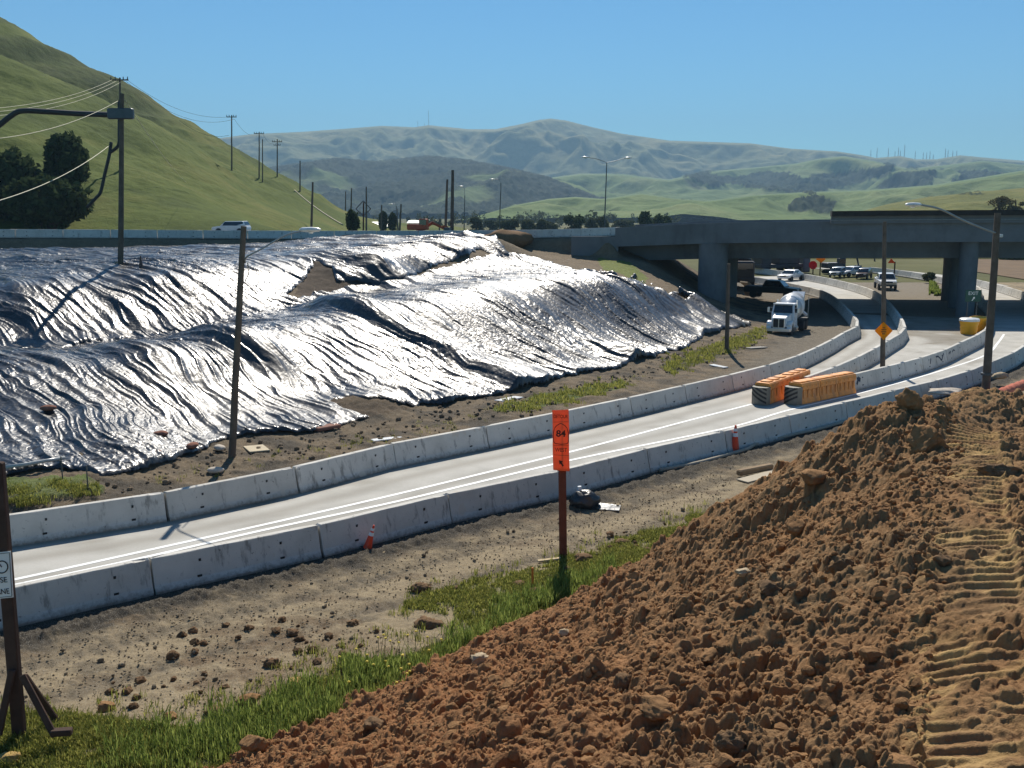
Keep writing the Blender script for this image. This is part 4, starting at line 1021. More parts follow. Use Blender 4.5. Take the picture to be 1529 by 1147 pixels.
cable([onY(-60, 225, 70), onY(-8, 192, 70), onY(14, 175, 70), onY(32, 166, 70), (onY(70, 167, 70)), onY(120, 170, 70), onY(177, 172, 69)], .19, 'thick dark cable duct bending over from the tree tops to the tallest pole')
cable([onY(178, 150, 80), onY(178, 200, 80), onY(177, 216, 80), onY(170, 224, 80), onY(163, 228, 80)], .13, 'dark cable bundle hanging down behind the tallest pole')
cable([onY(166, 212, 80), onY(163, 232, 80), onY(156, 262, 80), onY(150, 287, 80), onY(143, 296, 80), onY(130, 310, 80)], .13, 'dark stay dropping from the cable bundle to the tree tops')

# ------------------------------------------------------------------ signs
# detour sign on its post
db = hit(841, 832); pt = onY(839, 640, db.y)
ds = empty('detour_sign', db, 0, 'orange detour sign for route 84 west on a brown post in the grass', 'road sign')
mb = MB(); h_ = (pt-db)
h_ = onY(839.6, 697, db.y)-db; mb.bbox(h_*.5-Vector((0, 0, .15)), (.19, .16, h_.z+.3), .02, Matrix.Rotation(math.atan2(h_.x, h_.z), 3, 'Y')); mb.build('post', WOODR, ds); mb = MB(); mb.bbox((h_+pt-db)*.5+Vector((0, -.05, .2)), (.03, .012, 1.5), .004, Matrix.Rotation(math.atan2(h_.x, h_.z), 3, 'Y')); mb.build('bracket', STEELD, ds)
tl, tr_, bl, br_ = [onY(x, y, db.y-.16)-db for x, y in ((824.5, 612.5), (849, 611.5), (826, 702), (850.5, 704))]
nx, nz = 8, 20; V = []; F = []
for j in range(nz+1):
    for i in range(nx+1):
        s_, t_ = i/nx, j/nz; p = (tl*(1-s_)+tr_*s_)*(1-t_)+(bl*(1-s_)+br_*s_)*t_
        p = p+Vector((.004*math.sin(t_*7), -.02*math.sin(t_*5)-.025*math.sin(s_*3.1), 0)); V.append(p)
for j in range(nz):
    for i in range(nx): a_ = j*(nx+1)+i; F.append((a_, a_+1, a_+nx+2, a_+nx+1))
mb = MB(); mb.add(V, F); pan = mb.build('sign_panel', OSIGN, ds, smooth=True); sm = pan.modifiers.new('thick', 'SOLIDIFY'); sm.thickness = .006; sm.offset = 1
cen = (tl+tr_+bl+br_)/4; wS = (tr_-tl).length; hS = (tl-bl).length; tilt = math.atan2((tr_-tl).z, (tr_-tl).x)
def on_sign(fx, fz, off=-.055): return (tl*(1-fx)+tr_*fx)*(1-fz)+(bl*(1-fx)+br_*fx)*fz+Vector((0, off, 0))
rotS = (R(90), R(1.2), 0)
INKS = simple('black_sign_ink', (.03, .012, .01), .6, 0, .1, 4)
INKF = simple('faded_red_ink', srgb(70, 18, 12), .6, 0, .1, 4)
text_mesh('DETOUR', wS*.30, INKF, ds, on_sign(.5, .105), rotS, xs=.74)
text_mesh('84', wS*.56, INKS, ds, on_sign(.5, .385), rotS, xs=1.05, bold=.006)
text_mesh('WEST', wS*.34, INKS, ds, on_sign(.5, .65), rotS, xs=.82)
mb = MB()
def strip(mb, pts, w):
    V = []; P = [Vector(p) for p in pts]
    for i, p in enumerate(P):
        d = (P[min(i+1, len(P)-1)]-P[max(i-1, 0)]).normalized(); s_ = d.cross(Vector((0, 1, 0))).normalized()*w/2
        V += [p+s_, p-s_]
    mb.add(V+[v+Vector((0, -.003, 0)) for v in V], [(2*i, 2*i+1, 2*i+3, 2*i+2) for i in range(len(P)-1)]+[(2*len(P)+2*i, 2*len(P)+2*i+1, 2*len(P)+2*i+3, 2*len(P)+2*i+2) for i in range(len(P)-1)])
sp = [(.06, .52), (.04, .44), (.05, .36), (.12, .29), (.25, .25), (.42, .222), (.5, .215), (.58, .222), (.75, .25), (.88, .29), (.95, .36), (.96, .44), (.94, .52), (.85, .545), (.5, .555), (.15, .545), (.06, .52)]
strip(mb, [on_sign(*q) for q in sp], .016)
for fz in (.19, .575, .735): strip(mb, [on_sign(.04, fz), on_sign(.96, fz)], .006)
mb.build('route_shield_outline', INKS, ds)
mb = MB(); c0 = on_sign(.5, .865)
for (a_, b_, w_) in (((.045, -.075), (-.02, .02), .04),):
    strip(mb, [c0+Vector((a_[0], 0, a_[1])), c0+Vector((b_[0], 0, b_[1]))], w_)
ar = [(-.06, .075), (.035, .045), (-.045, -.035)]
mb.add([c0+Vector((x, .0, z)) for x, z in ar]+[c0+Vector((x, -.003, z)) for x, z in ar], [(0, 1, 2), (3, 4, 5)])
mb.build('arrow', INKS, ds)
# bicycle sign on a braced post
pb = onz(29, 1098, .30); pb.z = gz(pb.x, pb.y)
bs = empty('bicycle_sign', pb, 0, 'white bicycle lane sign on a braced dark timber post at the left edge', 'road sign')
tp = onY(-4, 690, pb.y)-pb; mb = MB()
def beam(mb, p, q, w, t_, bev=.015):
    p = Vector(p); q = Vector(q); d = (q-p); L = d.length; zq = d.normalized(); xq = Vector((0, 1, 0)).cross(zq).normalized(); yq = zq.cross(xq)
    mb.bbox((p+q)/2, (w, t_, L), bev, Matrix((xq, yq, zq)).transposed())
beam(mb, Vector((0, 0, -.1)), tp, .20, .12); mb.build('post', WOODD, bs)
for p, q in (((18, 1000, -.12), (-2, 1098, -.28)), ((33, 1008, -.14), (82, 1100, -.42)), ((36, 1008, .10), (86, 1078, .55))):
    mb = MB(); beam(mb, onY(p[0], p[1], pb.y+p[2])-pb, onY(q[0], q[1], pb.y+q[2])-pb, .11, .06); mb.build('brace', WOODD, bs)
for p, q in (((76, 1094, -.42), (108, 1092, -.36)), ):
    mb = MB(); beam(mb, onY(p[0], p[1], pb.y+p[2])-pb, onY(q[0], q[1], pb.y+q[2])-pb, .10, .14); mb.build('foot_block', WOODD, bs)
mb = MB(); beam(mb, onY(40, 1096, pb.y+.5)-pb, onY(120, 1070, pb.y+.75)-pb, .05, .09); mb.build('foot_plank', simple('yellowed_lumber', srgb(170, 160, 96), .85, 0, .2, 3), bs)
mb = MB(); a_, b_, c_, d_ = [onY(x, y, pb.y-.1)-pb for x, y in ((-44, 829), (16, 823), (20, 892), (-40, 898))]
mb.add([a_, b_, c_, d_]+[q+Vector((0, .008, 0)) for q in (a_, b_, c_, d_)], [(0, 1, 2, 3), (7, 6, 5, 4), (0, 4, 5, 1), (1, 5, 6, 2), (2, 6, 7, 3), (3, 7, 4, 0)]); mb.build('sign_panel', WSIGN, bs)
def on_b(fx, fz): return (a_*(1-fx)+b_*fx)*(1-fz)+(d_*(1-fx)+c_*fx)*fz+Vector((0, -.006, 0))
wB = (b_-a_).length; rotB = (R(90), -R(4.5), 0)
text_mesh('MAY USE', wB*.20, BLACKP, bs, on_b(.5, .60), rotB, xs=.95)
text_mesh('FULL LANE', wB*.20, BLACKP, bs, on_b(.5, .85), rotB, xs=.86)
mb = MB()
bd = [(.03, .03), (.97, .03), (.97, .97), (.03, .97), (.03, .03)]
strip(mb, [on_b(*q) for q in bd], .010)
for cx in (.30, .76): strip(mb, [on_b(cx+.15*math.cos(q*math.pi/10)*1, .32+.13*math.sin(q*math.pi/10)) for q in range(21)], .018)
for ln in (((.30, .32), (.44, .16), (.64, .16), (.76, .32)), ((.44, .16), (.54, .33), (.64, .16)), ((.30, .32), (.54, .33)), ((.40, .11), (.44, .16)), ((.60, .08), (.64, .16)), ((.36, .11), (.46, .11)), ((.60, .08), (.70, .10))): strip(mb, [on_b(*q) for q in ln], .016)
mb.build('bicycle_symbol', BLACKP, bs)
# amber diamond sign on the gore pole (a thing fixed to its pole: part of it)
mb = MB(); Yd = b5.y-.22; q4 = [onY(x, y, Yd)-b5 for x, y in ((1319.5, 480.5), (1333, 494), (1319.5, 508), (1306, 494))]
cc = sum(q4, Vector())/4; bev = [cc+(q-cc)*1.0 for q in q4]
mb.add([q+Vector((0, 0, 0)) for q in bev]+[q+Vector((0, .012, 0)) for q in bev], [(0, 1, 2, 3), (7, 6, 5, 4), (0, 4, 5, 1), (1, 5, 6, 2), (2, 6, 7, 3), (3, 7, 4, 0)]); mb.build('diamond_sign', YSIGN, P5)
mb = MB(); s_ = (q4[1]-q4[3]).length
for z_, hw, cuts in ((.17, .15, 3), (.06, .28, 6), (-.055, .30, 5), (-.165, .16, 3)):
    for k in range(cuts):
        w_ = 2*hw*s_/2/cuts*.82; x_ = (-hw+2*hw*(k+.5)/cuts)*s_/2*1.0
        mb.box(cc+Vector((x_*1.0, -.004, z_*s_)), (w_, .004, .055*s_))
mb.build('worn_lettering', INK, P5)
# exit sign
eb = onz(1453, 492, 0); es = empty('exit_sign', eb, 0, 'small dark green exit sign in the shade in front of the right column', 'road sign')
p_, q_ = onY(1442, 433, eb.y)-eb, onY(1464, 450.5, eb.y)-eb; c_ = (p_+q_)/2; w_ = q_.x-p_.x; h_ = p_.z-q_.z
mb = MB(); mb.bbox(c_, (w_, .03, h_), .008); mb.build('sign_panel', GSIGN, es)
for sx in (-.3, .3): mb = MB(); mb.bbox(Vector((c_.x+sx*w_, .06, c_.z/2)), (.08, .08, c_.z+h_*.8), .01); mb.build('post', STEELD, es)
text_mesh('EXIT', h_*.42, WSIGN, es, c_+Vector((0, -.018, h_*.2)), (R(90), 0, 0), xs=1.0)
mb = MB(); k_ = h_*.16; ar = [(-.7, -1.4), (-.2, -1.4), (.55, -.2), (.95, -.5), (1.0, .7), (-.15, .5), (.15, .2)]
mb.add([c_+Vector((x*k_, -.018, z*k_-h_*.2)) for x, z in ar], [tuple(range(7))]); mb.build('arrow', WSIGN, es)
# back of a diamond sign by the upper road
Yb = 116; bb = onY(542, 344, Yb); sb = empty('warning_sign', bb, 0, 'dark diamond sign frame seen from behind beside the upper road', 'road sign')
mb = MB(); tpp = onY(543, 302, Yb)-bb; mb.cyl((0, 0, -1), tpp, .09, .09, 8); mb.build('post', WOODD, sb)
mb = MB(); Q = [onY(x, y, Yb+.1)-bb for x, y in ((542.5, 300), (553.5, 312), (542.5, 323), (531.5, 312))]
for k in range(4): mb.tube([Q[k], Q[(k+1) % 4]], .06, 6)
mb.build('frame', STEELD, sb)
# signs beyond the bridge
def post_sign(xp, yp, ytop, shape, mat_, label, Y_=None):
    b = onz(xp, yp, 0); e = empty('road_sign', b, 0, label, 'road sign'); S_ = [onY(x, y, b.y)-b for x, y in shape]
    mb = MB(); tz = (onY(xp, ytop, b.y)-b).z; mb.bbox((0, .1, tz/2-.1), (.16, .12, tz+.2), .02); mb.build('post', WOODD, e)
    n = len(S_); mb = MB(); mb.add(S_+[q+Vector((0, .03, 0)) for q in S_], [tuple(range(n)), tuple(range(2*n-1, n-1, -1))]+[(k, n+k, n+(k+1) % n, (k+1) % n) for k in range(n)]); mb.build('sign_panel', mat_, e); return e
post_sign(1224.5, 411, 390, [(1218, 387), (1226, 381.5), (1233, 387), (1226, 393)], YSIGN, 'amber diamond sign on a black post beyond the overpass')
post_sign(1214, 409, 396, [(1214+6.5*math.cos(R(22.5+45*k)), 396+6.5*math.sin(R(22.5+45*k))) for k in range(8)], RSIGN, 'red octagonal sign beside the portable toilet')
post_sign(1335, 420, 391, [(1325.5, 393), (1331, 386), (1337, 393)], sheeting('dull_orange_sheeting', srgb(196, 96, 44), .4), 'small orange triangular sign behind the white pickup')
# ------------------------------------------------------------------ concrete mixer truck (local: front towards -y)
CH = Nodes('bright_aluminium'); co = CH.coord(); CH.principled(CH.ramp(CH.noise(2, 5, .6, co), [(.3, (.62, .63, .65)), (.7, (.76, .77, .79))]), .28, None, .85); CHROME = CH.mat
TPAINT = simple('white_truck_paint', srgb(222, 224, 226), .28, 0, .05, 1.5, .6, dirt=srgb(178, 170, 156))
DRUMP = simple('drum_paint', srgb(190, 196, 202), .3, .25, .06, 1.2, .6, dirt=srgb(150, 146, 138))
LAMPR = simple('head_lamp', srgb(230, 226, 214), .1, .2, .03, 3, .8)
def wheel(parent, c, r, w, name='wheel', hub=None):
    mb = MB(); x, y, z = c; Mx = Matrix.Translation((x-w/2, y, z))@Matrix.Rotation(R(90), 4, 'Y')
    mb.lathe([(r*.55, 0), (r*.93, 0), (r, w*.15), (r, w*.85), (r*.93, w), (r*.55, w)], Mx, 22); o = mb.build(name, BLACK, parent, smooth='auto')
    hb = MB(); Mx = Matrix.Translation((x-w*.46, y, z))@Matrix.Rotation(R(90), 4, 'Y'); hb.lathe([(.01, 0), (r*.35, w*.05), (r*.56, 0), (r*.56, w*.92), (r*.35, w*.86), (.01, w*.92)], Mx, 16); hb.build('rim', hub or STEEL, o, smooth='auto')
tb = onz(1170, 502, 0)
tk = empty('mixer_truck', tb+Vector((.35, 1.2, .01)), R(-27), 'white concrete mixer truck driving towards us beside the far barrier', 'mixer truck'); tk.scale = (.74, .74, .74)
mb = MB()
for sx in (-.42, .42): mb.bbox((sx, 2.2, .85), (.12, 8.6, .30), .02)
mb.bbox((0, 3.2, .72), (.9, 1.2, .3), .03); mb.bbox((0, -1.9, .75), (.9, .3, .3), .03)
mb.build('chassis', STEELD, tk)
cab = MB()   # hood, sloped; then cab body
hood = [(-2.55, .95), (-2.62, 1.2), (-2.55, 1.75), (-2.3, 1.92), (-.95, 2.12), (-.95, .95)]
V = []; n = len(hood)
for sx, k in ((-1, 1), (1, 1)):
    for y, z in hood: wx = .72+.22*(y+2.6)/1.65; V.append((sx*wx*(0.86 if z > 1.8 else 1), y, z))
cab.add(V, [tuple(range(n)), tuple(range(2*n-1, n-1, -1))]+[(k, n+k, n+(k+1) % n, (k+1) % n) for k in range(n)])
cb = [(-.95, .80), (-.95, 2.10), (-.62, 2.92), (-.5, 3.02), (.55, 3.06), (.65, 2.9), (.65, .80)]
V = []; n = len(cb)
for sx in (-1, 1):
    for y, z in cb: V.append((sx*(1.12 if z < 2.2 else .98), y, z))
cab.add(V, [tuple(range(n)), tuple(range(2*n-1, n-1, -1))]+[(k, n+k, n+(k+1) % n, (k+1) % n) for k in range(n)])
cab.build('cab', TPAINT, tk, bevel=.05)
mb = MB(); mb.bbox((0, -.72, 3.0), (1.95, .42, .10), .03, Matrix.Rotation(R(-12), 3, 'X')); mb.build('sun_visor', TPAINT, tk)
mb = MB(); mb.add([(-.92, -.975, 2.16), (.92, -.975, 2.16), (.84, -.66, 2.88), (-.84, -.66, 2.88)], [(0, 1, 2, 3)]); ws = mb.build('windscreen', GLASS, tk); sm = ws.modifiers.new('t', 'SOLIDIFY'); sm.thickness = .02; sm.offset = -1
mb = MB(); mb.box((0, -.83, 2.52), (.05, .03, .78), Matrix.Rotation(R(-23), 3, 'X')); mb.build('windscreen_bar', BLACK, tk)
for sx in (-1, 1):
    mb = MB(); mb.add([(sx*1.125, -.72, 2.14), (sx*1.125, .45, 2.14), (sx*.995, .42, 2.86), (sx*.995, -.5, 2.86)], [(0, 1, 2, 3)]); w_ = mb.build('side_window', GLASS, tk); sm = w_.modifiers.new('t', 'SOLIDIFY'); sm.thickness = .015; sm.offset = 0
    fd = MB(); pf = [(-2.5, .62), (-2.55, 1.05), (-2.35, 1.42), (-1.9, 1.52), (-1.4, 1.42), (-1.05, 1.0), (-1.05, .7), (-1.25, .7), (-1.3, 1.0), (-1.8, 1.25), (-2.2, 1.05), (-2.25, .62)]
    fd.prism(pf, 'x', sx*.74, sx*1.2); fd.build('fender', TPAINT, tk, bevel=.05)
    hl = MB(); hl.bbox((sx*.98, -2.52, 1.12), (.34, .10, .20), .05); hl.build('headlight', LAMPR, tk)
    mr = MB(); mr.bbox((sx*1.42, -.85, 2.42), (.20, .10, .52), .04); m_ = mr.build('mirror', CHROME, tk); ar = MB(); ar.tube([(sx*1.05, -.75, 2.65), (sx*1.42, -.82, 2.66)], .02, 6); ar.tube([(sx*1.05, -.75, 2.2), (sx*1.42, -.82, 2.2)], .02, 6); ar.build('mirror_arm', CHROME, m_)
    ex = MB(); ex.cyl((sx*.95, .86, 1.0), (sx*.95, .86, 3.3), .085, .085, 10); ex.build('exhaust_stack', CHROME, tk, smooth='auto')
    ft = MB(); ft.cyl((sx*.92, -.4, .62), (sx*.92, .75, .62), .30, .30, 14); ft.build('fuel_tank', CHROME, tk, smooth='auto')
    wheel(tk, (sx*1.0, -1.78, .53), .53, .32)
    for yy in (3.7, 5.05): wheel(tk, (sx*.93, yy, .53), .53, .56)
    mf = MB(); mf.prism([(3.0, 1.08), (3.1, 1.2), (5.7, 1.2), (5.8, .9), (5.75, .9), (5.66, 1.15), (3.12, 1.15), (3.04, 1.06)], 'x', sx*.62, sx*1.22); mf.build('rear_fender', BLACK, tk)
gr = MB()
gr.bbox((0, -2.60, 1.30), (1.12, .10, .98), .04); g_ = gr.build('grille_frame', CHROME, tk)
for sx in (-.27, .27):
    m2 = MB(); m2.bbox((sx, -2.66, 1.32), (.46, .03, .80), .02)
    m2.build('grille', simple('dark_grille', (.025, .025, .028), .5, .3, .3, 8), g_)
mb = MB(); mb.prism([(-1.18, -2.45), (-1.05, -2.78), (1.05, -2.78), (1.18, -2.45)], 'z', .52, .84); mb.build('bumper', CHROME, tk, bevel=.03)
dr = MB(); ax = Matrix.Translation((0, 1.15, 2.12))@Matrix.Rotation(R(-78), 4, 'X')
dr.lathe([(.05, -.05), (.62, -.02), (.90, .45), (1.20, 1.25), (1.24, 2.1), (1.12, 2.9), (.78, 4.1), (.55, 4.7), (.50, 4.75)], ax, 32); dd_ = dr.build('drum', DRUMP, tk, smooth='auto')
db_ = MB(); db_.lathe([(1.235, 1.3), (1.262, 1.35), (1.285, 2.0), (1.27, 2.05)], ax, 32); db_.build('drum_ring', TPAINT, dd_, smooth='auto')
pd = MB(); pd.bbox((0, 1.0, 1.6), (1.2, .5, 1.5), .05); pd.build('drum_pedestal', TPAINT, tk)
wt = MB(); wt.cyl((-.8, .95, 1.35), (-.8, 2.1, 1.35), .26, .26, 12); wt.build('water_tank', CHROME, tk, smooth='auto')
hp_ = MB(); hp_.prism([(5.3, 2.9), (6.35, 3.75), (6.5, 3.7), (6.0, 2.5)], 'x', -.62, .62); hp_.build('hopper', TPAINT, tk)
cu_ = MB(); cu_.tube([(.0, 6.1, 2.2), (.4, 6.5, 1.7), (.9, 6.4, 1.3)], .16, 8); cu_.build('chute', TPAINT, tk)
ld = MB()
for yy in (5.5, 5.75): ld.tube([(1.15, yy, 1.0), (1.15, yy+.1, 3.3)], .02, 6)
for k in range(7): ld.tube([(1.15, 5.5+.015*k, 1.2+.3*k), (1.15, 5.75+.015*k, 1.2+.3*k)], .015, 6)
ld.build('ladder', STEEL, tk)

# ------------------------------------------------------------------ cars
def car(name, b, rz, paint, label, cat, kind='sedan', group=None, s=1.0):
    e = empty(name, b, rz, label, cat, group); e.scale = (s, s, s)
    if kind == 'sedan': low = [(-2.2, .42), (-2.25, .62), (-2.1, .78), (-1.0, .90), (1.55, .98), (2.15, .95), (2.25, .6), (2.2, .38)]; top = [(-1.05, .90), (-.35, 1.38), (.75, 1.42), (1.65, .98)]
    elif kind == 'suv': low = [(-2.3, .48), (-2.35, .72), (-2.2, .95), (-1.15, 1.06), (2.2, 1.12), (2.32, .9), (2.3, .45)]; top = [(-1.2, 1.06), (-.55, 1.66), (1.9, 1.70), (2.2, 1.12)]
    else: low = [(-2.75, .55), (-2.8, .85), (-2.65, 1.08), (-1.45, 1.18), (.75, 1.20), (.80, 1.22), (2.75, 1.22), (2.8, .9), (2.78, .58)]; top = [(-1.5, 1.18), (-.85, 1.84), (.55, 1.88), (.85, 1.20)]
    hw = .92 if kind != 'pickup' else 1.0
    mb = MB(); n = len(low); V = []
    for sx in (-1, 1):
        for y, z in low: V.append((sx*hw*(.96 if z < .6 else 1)*(.9 if abs(y) > 2.1 else 1), y, z))
    mb.add(V, [tuple(range(n)), tuple(range(2*n-1, n-1, -1))]+[(k, n+k, n+(k+1) % n, (k+1) % n) for k in range(n)])
    n = len(top); V = []
    for sx in (-1, 1):
        for y, z in top: V.append((sx*hw*(.80 if z > 1.25 else .97), y, z))
    mb.add(V, [tuple(range(n)), tuple(range(2*n-1, n-1, -1))]+[(k, n+k, n+(k+1) % n, (k+1) % n) for k in range(n)])
    mb.build('body', paint, e, bevel=.06)
    def pane(p, nm):
        mb = MB(); mb.add(p, [tuple(range(len(p)))]); o = mb.build(nm, GLASS, e); sm = o.modifiers.new('t', 'SOLIDIFY'); sm.thickness = .02; sm.offset = 0
    (y0, z0), (y1, z1), (y2, z2), (y3, z3) = top
    i = lambda a, b, t: (a[0]+(b[0]-a[0])*t, a[1]+(b[1]-a[1])*t)
    A0, A1 = i(top[0], top[1], .12), i(top[0], top[1], .90); B0, B1 = i(top[3], top[2], .15), i(top[3], top[2], .88)
    for (P, Q, off, nm) in ((A0, A1, -.012, 'windscreen'), (B0, B1, .012, 'rear_window')):
        pane([(-hw*.86, P[0]+off, P[1]+.012), (hw*.86, P[0]+off, P[1]+.012), (hw*.72, Q[0]+off, Q[1]+.012), (-hw*.72, Q[0]+off, Q[1]+.012)], nm)
    for sx in (-1, 1):
        wx = lambda z: sx*(hw*(.97+(.80-.97)*(z-z0)/(z1-z0))+.012)
        pane([(wx(A0[1]), A0[0]+.18, A0[1]), (wx(B0[1]), B0[0]-.18, A0[1]), (wx(A1[1]), B1[0]-.1, A1[1]), (wx(A1[1]), A1[0]+.08, A1[1])], 'side_window')
        hl = MB(); hl.bbox((sx*hw*.66, low[1][0]-.0, low[1][1]+.07), (.36, .12, .14), .03); hl.build('headlight', LAMPR, e)
        for yy in ((-1.42, 1.38) if kind != 'pickup' else (-1.75, 1.75)):
            r_ = .33 if kind == 'sedan' else .40; wheel(e, (sx*(hw-.11), yy, r_), r_, .24)
        mr = MB(); mr.bbox((sx*(hw+.1), A0[0]+.3, A0[1]+.06), (.16, .1, .14), .03); mr.build('mirror', paint, e)
    bp = MB(); bp.bbox((0, low[0][0]-.02, low[0][1]+.05), (hw*1.7, .16, .22), .05); bp.build('bumper', STEELD if kind == 'pickup' else paint, e)
    gr = MB(); gr.bbox((0, low[1][0]-.02, low[1][1]+.08), (hw*.9, .08, .16), .02); gr.build('grille', BLACK, e)
    if kind == 'pickup':
        bed = MB(); bed.box((0, 1.8, 1.225), (1.6, 1.75, .02)); bed.build('cargo_bed', BLACK, e)
    return e
CARW = simple('white_car_paint', srgb(226, 228, 230), .25, 0, .03, 1, .6); CARS = simple('silver_car_paint', srgb(150, 158, 164), .28, .5, .05, 1); CARD = simple('dark_grey_car_paint', srgb(52, 54, 58), .25, .2, .08, 1, .6); CARB = simple('maroon_car_paint', srgb(70, 54, 54), .28, .2, .08, 1, .6); CARG = simple('dark_green_paint', srgb(44, 52, 54), .4, .1, .1, 1)
car('pickup', onz(1321, 434, 0)+Vector((.9, 2.4, 0)), R(-13), CARW, 'white pickup parked facing us beside the grass strip beyond the overpass', 'pickup truck', 'pickup')
car('parked_car', onz(1250, 414, 0), R(-32), CARS, 'silver car parked left of the maroon one on the gravel beyond the overpass', 'car', 'suv', 'cars parked beyond the overpass', .82)
car('parked_car', onz(1290, 416, 0), R(-32), CARB, 'maroon car with pale roof parked right of the silver one', 'car', 'suv', 'cars parked beyond the overpass', .82)
car('parked_car', onz(1271, 413, 0), R(-60), CARW, 'low white car between the silver and the maroon parked cars', 'car', 'sedan', 'cars parked beyond the overpass')
car('moving_car', onz(1180, 419, .01), R(-40), CARW, 'white car on the concrete lane between two barrier rows beyond the overpass', 'car', 'sedan')
car('pickup', onz(1153, 445, 0), R(60), CARG, 'dark green pickup parked in the sun behind the mixer truck', 'pickup truck', 'pickup')
pc = onY(346, 344, 115); pc.z = 6.3
car('moving_car', pc, R(-97), CARW, 'white car passing on the upper road behind the barriers', 'car', 'suv', None, .88)

# ------------------------------------------------------------------ construction machines
MY = simple('worn_machine_yellow', srgb(160, 128, 60), .5, 0, .2, 1.5); MO = simple('machine_orange', srgb(176, 78, 40), .5, 0, .2, 1.5); MD = simple('dark_machine_paint', srgb(58, 58, 66), .5, .1, .25, 1.5)
def tracks(e, w, L, h):
    for sx in (-1, 1):
        mb = MB(); pf = []
        for k in range(16):
            a_ = 2*math.pi*k/16; pf.append(((L/2-h/2)*(1 if math.cos(a_) > 0 else -1)+math.cos(a_)*h/2, h/2+math.sin(a_)*h/2))
        mb.prism(pf, 'x', sx*(w/2-.25), sx*(w/2+.25)); mb.build('track', BLACK, e)
def excavator(b, rz, paint, label, boom=(.9, 4.2), s=1.0):
    e = empty('excavator', b, rz, label, 'excavator'); e.scale = (s,)*3
    tracks(e, 2.3, 3.8, .9)
    mb = MB(); mb.cyl((0, 0, .85), (0, 0, 1.1), .8, .8, 16); mb.bbox((.0, .5, 1.65), (2.6, 3.2, 1.05), .12); mb.build('upper_body', paint, e)
    c = MB(); c.bbox((-.8, -1.0, 2.15), (.95, 1.5, 1.9), .12); cb_ = c.build('cab', paint, e); w_ = MB(); w_.bbox((-.8, -1.02, 2.45), (.98, 1.3, .95), .03); w_.build('window', GLASS, cb_)
    bm_ = MB(); bm_.tube([(.3, -.9, 1.6), (.3, -2.2, 3.6+boom[0]), (.3, -4.4, boom[1])], [.28, .3, .22], 6); bm_.build('boom', paint, e)
    st = MB(); st.tube([(.3, -4.2, boom[1]+.4), (.3, -5.2, 1.6)], [.22, .16], 6); st.build('stick', paint, e)
    bk = MB(); bk.prism([(-5.6, 1.6), (-4.7, 1.6), (-4.5, .9), (-5.0, .5), (-5.6, .8)], 'x', -.25, .85); bk.build('bucket', STEELD, e); return e
excavator(onz(1245, 409, 0), R(100), MD, 'dark excavator with its boom raised to the right behind the parked cars', (1.2, 5.0), .75)
lp = onY(628, 346, 112); lp.z = 6.15
excavator(lp, R(70), MO, 'small orange digger on the upper road at the left of the brown heap', (-1.2, 1.4), .62)
def rig(b, rz, label, paint, s=1.0, mast=True):
    e = empty('drill_rig', b, rz, label, 'construction machine'); e.scale = (s,)*3
    mb = MB(); mb.bbox((0, 0, 1.0), (2.4, 6.5, .5), .06); mb.bbox((0, 1.2, 2.1), (2.3, 3.2, 1.7), .1); mb.bbox((0, 2.0, 3.3), (1.9, 1.4, .8), .1); mb.build('body', paint, e)
    c = MB(); c.bbox((0, -2.4, 2.0), (2.3, 1.5, 1.7), .12); cb_ = c.build('cab', paint, e); w_ = MB(); w_.bbox((0, -2.9, 2.35), (2.0, .56, .7), .03); w_.build('window', GLASS, cb_)
    for sx in (-1, 1):
        for yy in (-2.2, 1.2, 2.5): wheel(e, (sx*1.05, yy, .5), .5, .35)
    if mast:
        m2 = MB()
        for dx in (-.3, .3): m2.tube([(dx, .2, 1.2), (dx, -.2, 5.4)], .07, 6)
        for k in range(8): m2.tube([(-.3, .15-.05*k, 1.6+.5*k), (.3, .10-.05*k, 1.9+.5*k)], .04, 5)
        m2.build('mast', STEEL, e)
    cn = MB(); cn.bbox((0, .5, 4.0), (2.5, 3.6, .12), .04); cn.build('canopy', TAN, e)
    for sx in (-1, 1):
        for yy in (-1.0, 2.0): k_ = MB(); k_.tube([(sx*1.1, yy, 2.8), (sx*1.1, yy, 4.0)], .05, 6); k_.build('canopy_post', STEELD, e)
    return e
rig(onz(1116, 434, 0)+Vector((0, 4, 0)), R(-8), 'tall dark machine with a pale canopy beside the left overpass column', MD, 1.15, False)
rig(onz(1168, 410, 0)+Vector((0, 3, 0)), R(-70), 'dark drilling machine with a mast beyond the curved concrete lane', MD, 1.1, True)
pv = empty('paver', onz(1185, 404, 0)+Vector((0, 12, 0)), R(-75), 'low dark paving machine at the foot of the green bank', 'construction machine')
tracks(pv, 2.2, 4, .9); mb = MB(); mb.bbox((0, 0, 1.5), (2.4, 5.2, 1.1), .1); mb.bbox((0, .6, 2.5), (2.0, 1.6, .9), .1); mb.build('body', MD, pv)
mb = MB(); mb.prism([(-2.6, 1.0), (-4.0, 2.0), (-3.8, 2.1), (-2.5, 1.9)], 'x', -1.3, 1.3); mb.build('hopper', STEELD, pv)
mb = MB(); mb.bbox((0, .8, 3.9), (2.4, 3, .1), .03); mb.build('canopy', MD, pv)
for sx in (-1, 1): mb = MB(); mb.tube([(sx, 1.6, 2), (sx, 1.6, 3.9)], .05, 6); mb.build('canopy_post', STEELD, pv)
